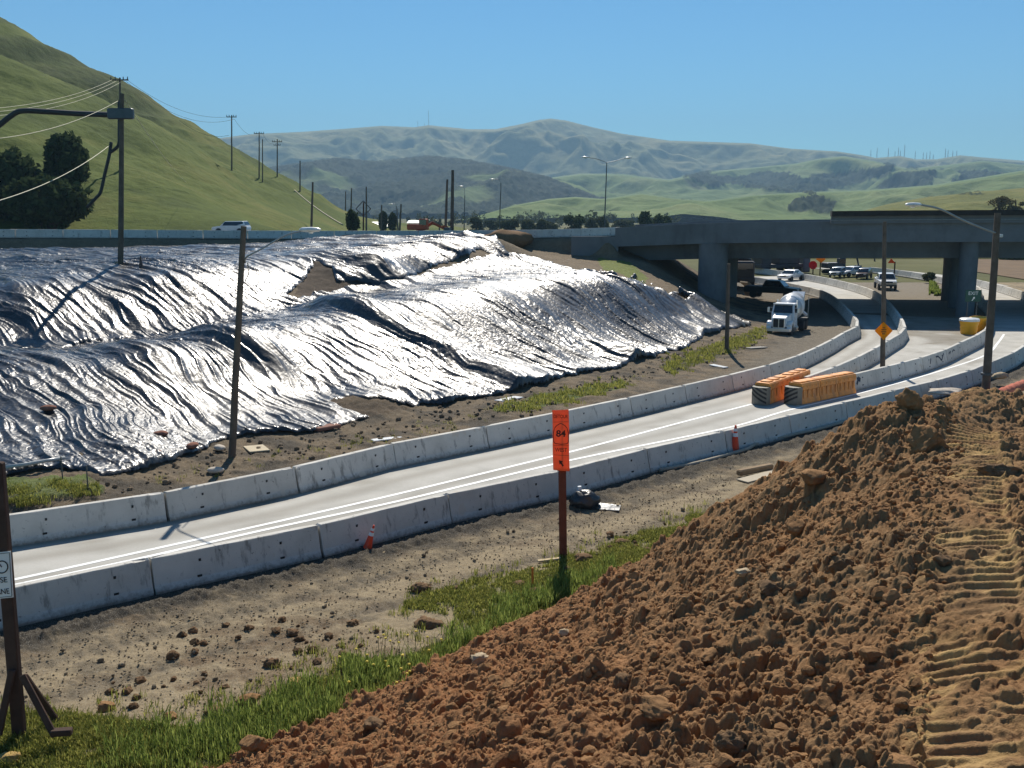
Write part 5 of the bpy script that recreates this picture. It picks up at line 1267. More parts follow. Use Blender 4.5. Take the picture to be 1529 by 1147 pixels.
# skip of rubble slabs
rb = empty('broken_slab', onz(1121, 441, 0), R(20), 'tilted pale broken slab leaning in the sun beside the dark pickup', 'slab'); mb = MB(); mb.bbox((0, 0, .8), (2.2, 1.6, .18), .03, Matrix.Rotation(R(35), 3, 'Y')); mb.build('slab', simple('broken_concrete', srgb(170, 160, 146), .9, 0, .2, 2, .2, .4), rb)
mb = MB(); mb.bbox((.2, -.2, .35), (1.6, 1.2, .5), .08, Matrix.Rotation(R(-12), 3, 'Y')); mb.build('rubble_block', simple('rubble_grey', srgb(120, 112, 104), .9, 0, .25, 2, .2, .4), rb)
# portable toilet
tl_ = empty('portable_toilet', onz(1201, 407, 0), R(15), 'grey portable toilet with a white domed roof beyond the overpass', 'portable toilet')
PT = simple('grey_plastic', srgb(96, 98, 108), .5, 0, .08, 2)
mb = MB(); mb.bbox((0, 0, 1.1), (1.15, 1.15, 2.1), .05); mb.build('cabin', PT, tl_)
mb = MB(); mb.bbox((0, -.585, 1.1), (.75, .03, 1.8), .02); d_ = mb.build('door', simple('door_plastic', srgb(110, 112, 122), .5, 0, .06, 2), tl_)
mb = MB(); mb.bbox((.28, -.615, 1.1), (.06, .05, .16), .01); mb.build('handle', STEELD, d_)
mb = MB(); mb.lathe([(.80, 0), (.80, .06), (.62, .22), (.3, .32), (.02, .34)], Matrix.Translation((0, 0, 2.13))@Matrix.Rotation(R(45), 4, 'Z'), 8); mb.build('roof', WHITE, tl_)
# yellow sand barrels behind the exit lane barriers
for k, (x, y, lab, m_) in enumerate(((1446, 499, 'yellow sand barrel with a white collar, left of its plain neighbour behind the barriers', YELLOW), (1461, 495, 'plain bright yellow sand barrel partly behind the graffiti barriers', YELLOW))):
    b = onz(x, y, 0); e = empty('sand_barrel', b, 0, lab, 'sand barrel', 'yellow sand barrels'); mb = MB()
    mb.lathe([(.50, 0), (.56, .1), (.60, .5), (.58, .52), (.68, .98), (.66, 1.0)], Matrix(), 24); mb.build('drum', m_, e, smooth='auto')
    mb = MB(); r0 = .70; mb.lathe([(r0, .96), (r0, 1.04 if k else 1.1), (.6, 1.1 if k else 1.17), (.02, 1.14 if k else 1.2)], Matrix(), 24); mb.build('lid', m_ if k else WHITE, e, smooth='auto')

# ------------------------------------------------------------------ orange water filled barriers
def water_barrier(p0, p1, label, nose=0):
    p0 = Vector((p0[0], p0[1], .02)); p1 = Vector((p1[0], p1[1], .02)); d = p1-p0; L = d.length
    e = empty('water_barrier', p0, math.atan2(d.y, d.x), label, 'water barrier', 'orange water filled barriers')
    pf = [(-.40, 0), (.40, 0), (.40, .14), (.33, .26), (.30, .60), (.36, .66), (.36, .90), (.31, .96), (-.31, .96), (-.36, .90), (-.36, .66), (-.30, .60), (-.33, .26), (-.40, .14)]
    mb = MB(); mb.prism(pf, 'x', .0, L-.05)
    rb = mb
    for k in range(4):
        x = L*(.14+.24*k)
        for sy in (-1, 1): rb.bbox((x, sy*.335, .44), (.10, .06, .40), .02); rb.bbox((x, sy*.372, .78), (.30, .02, .10), .01)
    tr = mb
    for k in range(3):
        x = L*(.2+.3*k); tr.bbox((x, 0, .99), (.5, .46, .06), .02)
    mb.build('shell', ORANGE, e, bevel=.02)
    hl = MB()
    for k in range(4): hl.bbox((L*(.14+.24*k)+.22, 0, .962), (.20, .30, .02), .01)
    hl.build('fork_slot', simple('deep_orange', srgb(130, 62, 26), .6, 0, .1, 3), e)
    return e
def wb_row(pa, pb_, n, names):
    A_ = onz(*pa, 0); B_ = onz(*pb_, 0)
    for k in range(n):
        p = A_+(B_-A_)*(k/n); q = A_+(B_-A_)*((k+1)/n); e = water_barrier(p, q, names[k])
        if k == 0:
            NS = simple('worn_nose_plate', srgb(112, 108, 98), .6, 0, .15, 4); mb = MB()
            pf = [(-.02, -.42), (-.30, -.36), (-.42, -.2), (-.46, 0), (-.42, .2), (-.30, .36), (-.02, .42)]
            mb.prism(pf, 'z', .0, .80); ns = mb.build('nose', NS, e)
            st = MB()
            side = names[0].startswith('front left') or 'left row' in names[0]
            for j in range(4):                       # diagonal black bands wrapped round the nose
                V = []; z0 = .05+.2*j
                for t_ in range(7):
                    y_ = -.36+.72*t_/6; x_ = -.47+.16*(abs(y_)/.36)**2; zz = z0+(t_/6)*.42*(1 if side else -1)+(0 if side else .30)
                    V += [(x_-.006, y_, min(max(zz, .01), .79)), (x_-.006, y_, min(max(zz+.10, .01), .79))]
                st.add(V, [(2*t_, 2*t_+1, 2*t_+3, 2*t_+2) for t_ in range(6)])
            st.build('chevron_band', BLACKP, ns)
wb_row((1137, 603), (1199, 580), 2, ['orange water barrier with a striped nose at the front of the left row', 'orange water barrier at the back of the left row'])
wb_row((1186, 603), (1268, 586), 3, ['orange water barrier with a striped nose at the front of the right row', 'orange water barrier in the middle of the right row', 'orange water barrier at the back of the right row, touching the graffiti barrier'])

# ------------------------------------------------------------------ cones
def cone(b, label, h=.9, lean=0.0, paint=ORANGEC, stripes=True):
    e = empty('traffic_cone', b, .2, label, 'traffic cone', None); e.rotation_euler = (0, lean, .3); s = h/.9; e.scale = (s,)*3
    mb = MB(); mb.bbox((0, 0, .025), (.42, .42, .05), .02); mb.build('base', BLACK, e)
    mb = MB(); mb.lathe([(.155, .05), (.035, .88), (.03, .9)], Matrix(), 18); mb.build('body', paint, e, smooth='auto')
    if stripes:
        for z0, z1 in ((.52, .64), (.70, .79)):
            r = lambda z: .155+(.035-.155)*(z-.05)/.83+.004
            mb = MB(); mb.lathe([(r(z0), z0), (r(z1), z1)], Matrix(), 18); mb.build('reflective_band', WSIGN, e, smooth='auto')
    return e
c1 = hit(548, 822); cone(c1, 'faded orange cone leaning beside the near barrier, left of the detour sign', .68, R(17))
cone(hit(1097, 675), 'upright orange cone with white bands where two near barriers meet', 1.0)
cone(hit(211, 404), 'dark cone standing alone on the plastic sheet near the tallest pole', .85, 0, simple('dull_cone', srgb(92, 66, 56), .6, 0, .1, 3), False)
# ------------------------------------------------------------------ trees
def leaf_mat(name, lo, hi):
    N = Nodes(name); co = N.coord(); f = N.noise(.9, 6, .65, co); c = N.ramp(f, [(.3, lo), (.7, hi)])
    d = N.n('BsdfDiffuse'); t = N.n('BsdfTranslucent'); m = N.n('MixShader'); m.inputs[0].default_value = .22
    N.l(c, d.inputs[0]); N.l(c, t.inputs[0]); N.l(d.outputs[0], m.inputs[1]); N.l(t.outputs[0], m.inputs[2]); N.l(m.outputs[0], N.out.inputs['Surface']); return N.mat
LEAF_D = leaf_mat('dark_evergreen_leaves', srgb(46, 58, 40), srgb(78, 90, 58)); LEAF_M = leaf_mat('grey_green_leaves', srgb(66, 74, 56), srgb(98, 102, 74)); LEAF_B = leaf_mat('bare_scrub_leaves', srgb(70, 62, 44), srgb(96, 90, 60))
BARK = simple('tree_bark', srgb(74, 62, 52), .95, 0, .3, 2, .1, .4)
def crown_mesh(lobes, n, size, seed, flat=.0):
    rg = np.random.default_rng(seed); V = []; w = np.array([l[1]*l[2]*l[3] for l in lobes])**.67; w = w/w.sum()
    cnt = rg.multinomial(n, w); P = []
    for (c, rx, ry, rz_), m in zip(lobes, cnt):
        d = rg.normal(size=(m, 3)); d /= np.linalg.norm(d, axis=1)[:, None]
        rad = 1-.42*rg.random(m)**1.6
        wob = 1+.28*pn(d[:, 0]*2.5+c[0], d[:, 2]*2.5+d[:, 1]*2, seed)+.22*pn(d[:, 0]*6+c[0], d[:, 2]*6+d[:, 1]*5, seed+3)
        P.append(np.array(c)+d*(rad*wob)[:, None]*np.array([rx, ry, rz_]))
    P = np.concatenate(P); m = len(P)
    a = rg.normal(size=(m, 3)); a /= np.linalg.norm(a, axis=1)[:, None]; b = np.cross(a, rg.normal(size=(m, 3))); b /= np.linalg.norm(b, axis=1)[:, None]
    s = (size*(.5+rg.random(m)))[:, None]
    V = np.stack([P-a*s, P+b*s*.55, P+a*s, P-b*s*.55], 1).reshape(-1, 3); F = np.arange(4*m).reshape(-1, 4); return V, F
def tree(name, label, b, h, w, n, leaf, seed, mat_=None, group=None, cat='tree', trunk=.25, round_=False, depth=None):
    e = empty(name, b, 0, label, cat, group); rg = random.Random(seed); lobes = []
    zc = h*(trunk+(1-trunk)/2); hz = h*(1-trunk)/2; dp = depth or w
    if round_:
        lobes.append(((0, 0, zc), w*.40, dp*.40, hz*.86))
        for k in range(9): a_ = rg.uniform(0, 6.28); el = rg.uniform(-.6, 1.1); lobes.append(((math.cos(a_)*math.cos(el)*w*.27, math.sin(a_)*math.cos(el)*dp*.27, zc+math.sin(el)*hz*.62), w*rg.uniform(.16, .25), dp*.2, hz*rg.uniform(.28, .42)))
    else:
        for k in range(11): a_ = rg.uniform(0, 6.28); rr = rg.uniform(.1, .8); lobes.append(((math.cos(a_)*rr*w*.36, math.sin(a_)*rr*dp*.36, zc+rg.uniform(-.75, .8)*hz*(1-.35*rr)), w*rg.uniform(.14, .24), dp*rg.uniform(.14, .24), hz*rg.uniform(.18, .34)))
    V, F = crown_mesh(lobes, n, leaf, seed)
    np_mesh('crown', V, F, mat_ or LEAF_D, False, None, e)
    mb = MB(); mb.tube([(0, 0, -1.0), (0.05*w, 0, h*trunk*.7), (.02*w, 0, h*.6), (0, 0, h*.82)], [w*.055, w*.045, w*.028, w*.008], 8)
    for k in range(4):
        a_ = k*1.6+rg.random(); mb.tube([(.04*w, 0, h*trunk*.8), (math.cos(a_)*w*.18, math.sin(a_)*w*.18, h*(trunk+.2)), (math.cos(a_)*w*.34, math.sin(a_)*w*.34, h*(trunk+.42))], [w*.028, w*.018, w*.006], 6)
    mb.build('trunk', BARK, e, smooth='auto'); return e
def tree_px(x0, x1, ytop, ybot, Y_, *a, **k):
    b = onY((x0+x1)/2, ybot, Y_); t = onY((x0+x1)/2, ytop, Y_); w = (x1-x0)/FPX*Y_*1.0
    return b, (t-b).z, w
b, h, w = tree_px(72, 142, 199, 346, 128); tree('evergreen_tree', 'tall round dark evergreen tree, upper right of the clump by the upper road', b, h, w, 7000, .42, 3, trunk=.40, round_=True)
b, h, w = tree_px(-45, 70, 218, 346, 124); tree('evergreen_tree', 'broad dark evergreen tree at the left edge of the picture beside the hill', b, h, w, 8500, .42, 4, trunk=.12, round_=True)
b, h, w = tree_px(10, 138, 262, 348, 119); tree('evergreen_tree', 'low wide dark evergreen in front of the two taller ones by the barriers', b, h, w, 9500, .38, 5, trunk=.05, round_=True)
b, h, w = tree_px(-140, -10, 232, 348, 121); tree('evergreen_tree', 'dark evergreen tree cut off by the left edge of the picture', b, h, w, 8000, .36, 6, trunk=.08, round_=True)
b, h, w = tree_px(516, 538, 311, 352, 165); tree('evergreen_bush', 'small round dark bush at the foot of the hill beyond the upper road', b, h, w, 2200, .22, 7, trunk=.05, round_=True, cat='bush')
for k, (x0, x1, y0, Y_, lab) in enumerate(((566, 579, 313, 260, 'slim dark cypress left of its twin beyond the upper road'), (580, 593, 316, 260, 'slim dark cypress right of its twin beyond the upper road'))):
    b, h, w = tree_px(x0, x1, y0, 350, Y_); tree('cypress_tree', lab, b, h, w, 1500, .4, 20+k, trunk=.05, round_=True)
TR = [(700, 722, 322, 330), (745, 772, 320, 300), (772, 800, 320, 300), (800, 818, 324, 310), (806, 836, 323, 330), (842, 876, 312, 290), (872, 892, 322, 320), (893, 912, 319, 310), (950, 974, 315, 280), (972, 1002, 314, 285), (724, 745, 325, 380), (915, 948, 325, 400), (640, 662, 330, 420), (600, 622, 331, 420)]
LBT = ['small tree furthest left in the row beyond the brown heap', 'grey green tree just right of the slim street light', 'tree second right of the slim street light in the row', 'narrow tree in the middle of the distant row', 'low tree left of the big round one in the distant row', 'big round dark tree behind the overpass start', 'low tree between the round one and the double arm light', 'tree behind the foot of the double arm street light', 'dark tree left of a pair just above the deck edge', 'dark tree right of a pair just above the deck edge', 'faint tree between the first trees of the row', 'low scrub tree between the light and the dark pair', 'faint far tree left of the slim poles', 'faint far tree beyond the orange digger']
for k, ((x0, x1, y0, Y_), lab) in enumerate(zip(TR, LBT)):
    x0 -= 4; x1 += 4; y0 += 0 if k in (5, 8, 9) else 3; b, h, w = tree_px(x0, x1, y0, 318+FPX*(CZ+.0)/Y_*.97, Y_); tree('roadside_tree', lab, b, h, w, 2400, .42, 40+k, LEAF_D if k in (5, 8, 9) else LEAF_M, 'trees beyond the upper road', trunk=.04)
for k, (x, y, Y_, w_, h_, lab) in enumerate(((1490, 306, 240, 12, 4, 'ragged dark shrub on the olive hill above the overpass'), (1515, 303, 250, 8, 3.5, 'smaller dark shrub right of the ragged one above the overpass'))):
    b = onY(x, y+12, Y_); tree('scrub_bush', lab, b, h_, w_*.7, 1500, .22, 70+k, LEAF_B, cat='bush', trunk=-.3)
for k, (x0, x1, y0, y1, Y_, lab) in enumerate(((1140, 1166, 372, 400, 190, 'dark tree under the overpass on the left of the green bank'), (1166, 1190, 376, 402, 195, 'second dark tree under the overpass beside the green bank'), (1368, 1392, 381, 396, 200, 'dark bush at the right end of the green bank under the overpass'), (1490, 1529, 380, 396, 190, 'dark bush under the overpass at the right edge'))):
    b, h, w = tree_px(x0, x1, y0, y1, Y_); tree('bank_tree', lab, b, h, w, 1800, .3, 80+k, LEAF_D, trunk=.15, round_=True)
b = hit(1387, 423, 8, 160, lambda a, c: np.zeros_like(a)); tree('bush', 'small green bush on the grass strip beside the right columns', b, 1.4, 1.8, 900, .12, 88, LEAF_M, cat='bush', trunk=.1, round_=True)

# woods that cover the valley floor far off, one mass
def woods(n, seed, x0, x1, y0, y1, label=None):
    rg = np.random.default_rng(seed); VV = []; FF = []; k = 0
    for i in range(n):
        Y_ = y0*(y1/y0)**rg.random(); X_ = (x0+(x1-x0)*rg.random()-PW/2)/FPX*Y_; h = 5+6*rg.random(); w_ = h*(.5+.6*rg.random())
        lob = [((X_+rg.normal()*w_*.22, Y_+rg.normal()*w_*.2, h*(.25+.5*rg.random())), w_*.28, w_*.28, h*.26) for q in range(5)]
        v, f = crown_mesh(lob, 110, .75, int(rg.integers(1e6))); VV.append(v); FF.append(f+k); k += len(v)
    return tag(np_mesh('woodland', np.concatenate(VV), np.concatenate(FF), LEAF_M, False), kind='stuff')
woods(60, 55, 520, 1010, 480, 1100)
# ------------------------------------------------------------------ grass
def blade_mat(name, lo, hi):
    N = Nodes(name); oi = N.n('Attribute', attribute_name='tone').outputs['Fac']; c = N.ramp(oi, [(0, lo), (1, hi)])
    d = N.n('BsdfDiffuse'); t = N.n('BsdfTranslucent'); m = N.n('MixShader'); m.inputs[0].default_value = .55
    N.l(c, d.inputs[0]); N.l(c, t.inputs[0]); N.l(d.outputs[0], m.inputs[1]); N.l(t.outputs[0], m.inputs[2]); N.l(m.outputs[0], N.out.inputs['Surface']); return N.mat
BLADE = blade_mat('fresh_grass_blades', srgb(78, 98, 42), srgb(150, 160, 84)); BLADE2 = blade_mat('dry_short_grass', srgb(98, 108, 48), srgb(160, 156, 84))
def scatter_img(polys, n, seed, zf, y0=8, y1=40):
    """plan points whose picture position lies in the surveyed patches"""
    rg = np.random.default_rng(seed); out = []; got = 0
    gx = [p[0] for q in polys for p in q]; lo, hi = min(gx), max(gx)
    while got < n:
        Yc = np.sqrt(rg.random(60000)*(y1*y1-y0*y0)+y0*y0); u = (lo-PW/2)/FPX*1.1+rg.random(60000)*((hi-lo)/FPX*1.15); Xc = u*Yc
        Zc = zf(Xc, Yc); a, b_ = project(Xc, Yc, Zc); w_ = 30*fbm(Xc*.9, Yc*.9, seed+3, 4); m = np.zeros(len(Xc), bool)
        for q in polys: m |= in_poly(a+w_, b_+w_*.4, q)
        out.append(np.stack([Xc, Yc, Zc], 1)[m]); got += m.sum()
        if m.sum() == 0: break
    return np.concatenate(out)[:n]
def blades(name, P, h0, h1, w, mat_, seed, lean=.35, label=None):
    rg = np.random.default_rng(seed); n = len(P); a = rg.random(n)*2*np.pi; h = h0+(h1-h0)*rg.random(n)**1.5
    d = np.stack([np.cos(a), np.sin(a), np.zeros(n)], 1); s = np.stack([-np.sin(a), np.cos(a), np.zeros(n)], 1)*(w*(.6+.8*rg.random(n)))[:, None]
    up = np.array([0, 0, 1.0]); l = (lean*h*(.3+rg.random(n)))[:, None]
    p0 = P-up*.03; p1 = P+up*(h*.6)[:, None]+d*l*.35; p2 = P+up*h[:, None]*.95+d*l
    V = np.stack([p0-s*.5, p0+s*.5, p1+s*.4, p1-s*.4, p2], 1).reshape(-1, 3); k = np.arange(n)*5
    F4 = np.stack([k, k+1, k+2, k+3], 1); F3 = np.stack([k+3, k+2, k+4, k+4], 1)
    tri = np.concatenate([np.stack([k, k+1, k+2], 1), np.stack([k, k+2, k+3], 1), np.stack([k+3, k+2, k+4], 1)])
    t = np.repeat(rg.random(n), 5); o = np_mesh(name, V, tri, mat_, False, {'tone': t}); tag(o, kind='stuff'); return o
near_strip = [[(120, 1160), (180, 1120), (300, 1085), (430, 1030), (520, 990), (620, 985), (700, 945), (740, 905), (800, 880), (900, 852), (930, 836), (900, 870), (860, 890), (780, 925), (720, 960), (640, 1010), (560, 1045), (470, 1080), (380, 1130), (300, 1160)]]
P = scatter_img(near_strip, 17000, 901, ground_z, 9, 36); k = fbm(P[:, 0]*1.6, P[:, 1]*1.6, 903, 3) > RNG.random(len(P))*.5-.35; blades('grass', P[k], .06, .36, .018, BLADE, 902)
lawn = [GR_POLY, [(600, 905), (640, 885), (720, 868), (820, 836), (900, 820), (960, 810), (940, 840), (860, 870), (740, 900), (700, 915)]]
P = scatter_img(lawn, 95000, 911, ground_z, 9, 40); k = fbm(P[:, 0]*1.1, P[:, 1]*1.1, 31, 4)+.5*fbm(P[:, 0]*4, P[:, 1]*4, 33, 2) > RNG.random(len(P))*.5-.42; blades('grass', P[k], .03, .13, .022, BLADE2, 912, .8)
left_lawn = [[(-80, 1160), (-60, 1075), (60, 1062), (160, 1075), (250, 1095), (200, 1160)]]
P = scatter_img(left_lawn, 14000, 921, ground_z, 9, 30); P = P[fbm(P[:, 0]*1.3, P[:, 1]*1.3, 923, 3) > RNG.random(len(P))*.5-.4]; blades('grass', P, .05, .22, .020, BLADE2, 922, .7)
P = scatter_img([LG_POLY, [(140, 714), (175, 716), (172, 742), (60, 752), (0, 756), (-60, 766), (-60, 740)]], 14000, 931, lambda a, b: ground_z(a, b)+.1, 25, 45); P = P[fbm(P[:, 0]*1.1, P[:, 1]*1.1, 933, 4)+.25*(P[:, 0]*-.1-1.6) > RNG.random(len(P))*.6-.30]; blades('grass', P, .03, .17, .022, BLADE2, 932, .8)
P = scatter_img([[(730, 612), (800, 590), (880, 576), (930, 566), (935, 578), (860, 598), (780, 615)], [(985, 545), (1060, 515), (1100, 505), (1150, 487), (1135, 505), (1080, 530), (1000, 560)]], 9000, 941, ground_z, 30, 85); blades('grass', P, .06, .25, .04, BLADE2, 942)
P = scatter_img([[(1340, 424), (1392, 422), (1392, 438), (1345, 438), (1330, 432)]], 4000, 951, lambda a, b: np.zeros_like(a), 80, 135); blades('grass', P, .2, .6, .07, BLADE, 952)
def tufts(polys, n, k, seed, h0, h1, mat_, y1=40):
    P = scatter_img(polys, n, seed, ground_z, 9, y1); rg_ = np.random.default_rng(seed); Q = np.repeat(P, k, 0); Q[:, :2] += rg_.normal(size=(len(Q), 2))*.07; Q[:, 2] = ground_z(Q[:, 0], Q[:, 1]); blades('grass', Q, h0, h1, .016, mat_, seed+1, .7)
tufts([[(-40, 1040), (240, 1040), (420, 990), (560, 940), (600, 880), (760, 845), (900, 800), (1060, 745), (1090, 770), (960, 860), (760, 980), (500, 1090), (250, 1150), (-40, 1150)]], 420, 14, 963, .05, .20, BLADE2)
tufts([[(120, 1110), (420, 1030), (620, 980), (800, 880), (930, 830), (900, 870), (700, 970), (430, 1100), (200, 1160)]], 130, 22, 967, .15, .45, BLADE)
tufts([[(150, 735), (330, 690), (560, 650), (760, 605), (960, 560), (960, 572), (760, 622), (560, 668), (330, 712)]], 130, 10, 969, .06, .2, BLADE2, 70)
# a few weeds with yellow flowers in the tall grass
FLW = simple('yellow_petals', srgb(216, 190, 60), .7, 0, .1, 9)
P = scatter_img([[(500, 1000), (560, 970), (640, 960), (700, 985), (600, 1040), (520, 1050)]], 26, 961, ground_z, 9, 30)
mb = MB()
for p in P:
    z = .22+.16*random.random(); q = Vector(p); t = q+Vector((random.uniform(-.05, .05), random.uniform(-.05, .05), z)); mb.tube([q, t], .006, 4, 0); mb.bbox(t, (.05, .05, .035), .012, None, 1)
tag(mb.build('wildflowers', [BLADE, FLW]), kind='stuff')

# ------------------------------------------------------------------ clods and stones
import bmesh as _bm
def ico(sub):
    b = _bm.new(); _bm.ops.create_icosphere(b, subdivisions=sub, radius=1); v = np.array([q.co[:] for q in b.verts]); f = np.array([[x.index for x in q.verts] for q in b.faces]); b.free(); return v, f
IV, IF = ico(3); JV, JF = ico(2); KV, KF = ico(4)
def stone_shape(V, seed, rough=.35, cuts=7):
    rg = np.random.default_rng(seed); s = V*np.array([1, .75+.4*rg.random(), .6+.35*rg.random()])
    for k in range(cuts):                            # flat broken faces
        nn = rg.normal(size=3); nn /= np.linalg.norm(nn); dd = .45+.35*rg.random(); q = s@nn; s = s-np.maximum(q-dd, 0)[:, None]*nn*.9
    nse = pn(V[:, 0]*1.7+seed, V[:, 1]*1.7+V[:, 2]*1.3, seed)*rough*.5+pn(V[:, 0]*4+seed, V[:, 2]*4+V[:, 1]*3, seed+5)*rough*.35
    return s*(1+nse)[:, None]
def scatter_stones(name, P, sizes, seed, mat_, tints, base=(JV, JF), sink=.35):
    rg = np.random.default_rng(seed); n = len(P); kinds = [stone_shape(base[0], seed+i) for i in range(12)]; Vs = []; Fs = []; Cs = []; nv = len(base[0])
    for i in range(n):
        a = rg.random()*6.28; c, s = math.cos(a), math.sin(a); b_ = rg.normal()*.3; M_ = np.array([[c, -s, 0], [s, c, 0], [0, 0, 1]])@np.array([[1, 0, 0], [0, math.cos(b_), -math.sin(b_)], [0, math.sin(b_), math.cos(b_)]])
        Vs.append(kinds[rg.integers(12)]@M_.T*sizes[i]+P[i]+np.array([0, 0, sizes[i]*(.75-sink*1.4)])); Fs.append(base[1]+i*nv); Cs.append(np.repeat(tints[i][None], nv, 0))
    return np_mesh(name, np.concatenate(Vs), np.concatenate(Fs), mat_, False, {'tint': np.concatenate(Cs)})
rg = np.random.default_rng(77)
mz_all = lambda a, b: np.maximum(mound_z(a, b), ground_z(a, b))
mp = [[(250, 1170), (330, 1120), (500, 1060), (700, 970), (880, 868), (1030, 800), (1200, 690), (1330, 600), (1420, 605), (1440, 700), (1410, 850), (1390, 1170)]]
P = scatter_img(mp, 24000, 971, mz_all, 3.5, 24); sz = .012+.045*rg.random(len(P))**3+.10*(rg.random(len(P)) < .012)*rg.random(len(P))
al = (P[:, 0]-TRK_A.x)*TRK_D.y-(P[:, 1]-TRK_A.y)*TRK_D.x
tn = C_(156, 120, 84)*(.75+.45*rg.random(len(P)))[:, None]*np.array([1, 1, 1])
tag(scatter_stones('dirt_clods', P, sz, 981, SOIL_MAT, tn, sink=.6), kind='stuff')
gp = [[(290, 940), (420, 920), (560, 930), (640, 975), (560, 1010), (420, 1035), (330, 1060), (200, 1090), (140, 1060), (240, 1000)], [(640, 900), (800, 850), (960, 790), (1050, 770), (1000, 820), (880, 870), (720, 930)], [(-20, 1000), (400, 850), (800, 740), (820, 790), (400, 960), (0, 1060)]]
P = scatter_img([[(270, 940), (420, 915), (560, 925), (650, 960), (580, 1010), (440, 1035), (330, 1070), (140, 1075), (130, 1040)], [(640, 880), (800, 860), (960, 790), (1040, 770), (960, 830), (820, 880)]], 110, 987, ground_z, 9, 40); sz = .02+.11*rg.random(len(P))**3; tn = C_(118, 94, 70)*(.7+.5*rg.random(len(P)))[:, None]
tag(scatter_stones('dirt_clods', P, sz, 988, SOIL_MAT, tn, (IV, IF), .5), kind='stuff')
gp.append([(-20, 990), (300, 890), (700, 770), (1000, 700), (1100, 690), (1060, 760), (820, 830), (600, 890), (300, 1060), (-20, 1070)])
P = scatter_img(gp, 6500, 991, ground_z, 9, 40); sz = .007+.022*rg.random(len(P))**2+.05*(rg.random(len(P)) < .03)*rg.random(len(P)); tn = C_(150, 134, 110)*(.7+.6*rg.random(len(P)))[:, None]
tag(scatter_stones('pebbles', P, sz, 992, GROUND_MAT, tn), kind='stuff')
P = scatter_img([[(140, 720), (330, 662), (540, 630), (760, 592), (900, 565), (1060, 512), (1130, 492), (1130, 510), (900, 590), (600, 660), (300, 715), (160, 740)]], 900, 995, ground_z, 20, 85); sz = .03+.10*rg.random(len(P))**3; tn = C_(138, 120, 98)*(.6+.6*rg.random(len(P)))[:, None]
tag(scatter_stones('rubble', P, sz, 996, GROUND_MAT, tn), kind='stuff')
STONE = simple('pale_stone', srgb(176, 158, 130), .9, 0, .2, 6, .2, .4); CLODM = simple('brown_clod', srgb(146, 112, 78), .97, 0, .25, 9, .1, .7); CLODD = simple('dark_clod', srgb(120, 96, 72), .97, 0, .25, 9, .1, .7); CLODY = simple('yellowish_clod', srgb(180, 150, 96), .97, 0, .2, 9, .1, .7)
def rock(x, y, wpx, label, mat_, seed, mound_=True, cat='clod', flat=.8, name='dirt_clod'):
    b = mhit(x, y) if mound_ else hit(x, y); r = wpx/FPX*b.y/2*1.05
    s = stone_shape(KV, seed, .3, 9)*np.array([1, .9, flat])*r; fine = 1+(.16*pn(KV[:, 0]*4+KV[:, 2]*2, KV[:, 1]*4+KV[:, 2]*3, seed)+.09*pn(KV[:, 0]*10, KV[:, 1]*10+KV[:, 2]*8, seed+2))[:, None]
    o = np_mesh(name, s*fine, KF, mat_, True); o.location = b+Vector((0, 0, r*flat*.22)); o.rotation_euler = (0, 0, seed*1.3); return tag(o, label, cat)
RK = [(1385, 668, 66, 'largest brown clod, on the mound brow left of the machine track', CLODM, 1, .8), (1355, 604, 36, 'pointed brown clod at the very top of the mound against the barrier', CLODM, 2, 1.2), (1215, 718, 56, 'wide flat clod with a hollow below, on the left brow of the mound', CLODM, 3, .55),
      (982, 1064, 58, 'big rounded tan clod low in the middle of the mound', CLODM, 4, .7), (1108, 860, 26, 'small white stone on the mound', STONE, 5, .6), (1148, 884, 38, 'grey brown clod just right of the white stone', CLODD, 6, .9), (930, 1030, 36, 'dark upright clod left of the big rounded tan clod', CLODD, 7, 1.0), (1190, 790, 40, 'brown clod midway up the left face of the mound', CLODM, 8, .8),
      (842, 951, 16, 'small round pale stone near the mound foot', STONE, 9, .9), (715, 988, 34, 'grey tan stone high on the left toe of the mound', STONE, 10, .75), (740, 1020, 30, 'reddish clod below the grey tan stone', CLODM, 11, .8), (380, 1113, 40, 'clod at the toe of the mound beside the tall grass', CLODM, 12, .8), (1405, 845, 34, 'dark clod on the left edge of the machine track', CLODD, 13, .8), (1490, 708, 60, 'long dark clod right of the machine track', CLODD, 14, .45),
      (1260, 850, 40, 'rounded dark clod in the centre of the mound', CLODD, 15, .8), (1060, 985, 44, 'brown clod in the lower centre of the mound', CLODM, 16, .8), (1300, 985, 40, 'clod beside the lower end of the machine track', CLODM, 17, .7), (560, 1085, 38, 'dark clod at the left toe of the mound', CLODD, 18, .8), (1090, 1118, 50, 'dark clod at the bottom edge of the picture', CLODD, 19, .8)]
for x, y, w_, lab, m_, sd, fl in RK: rock(x, y, w_, lab, m_, sd, True, 'stone' if m_ is STONE else 'clod', fl, 'stone' if m_ is STONE else 'dirt_clod')
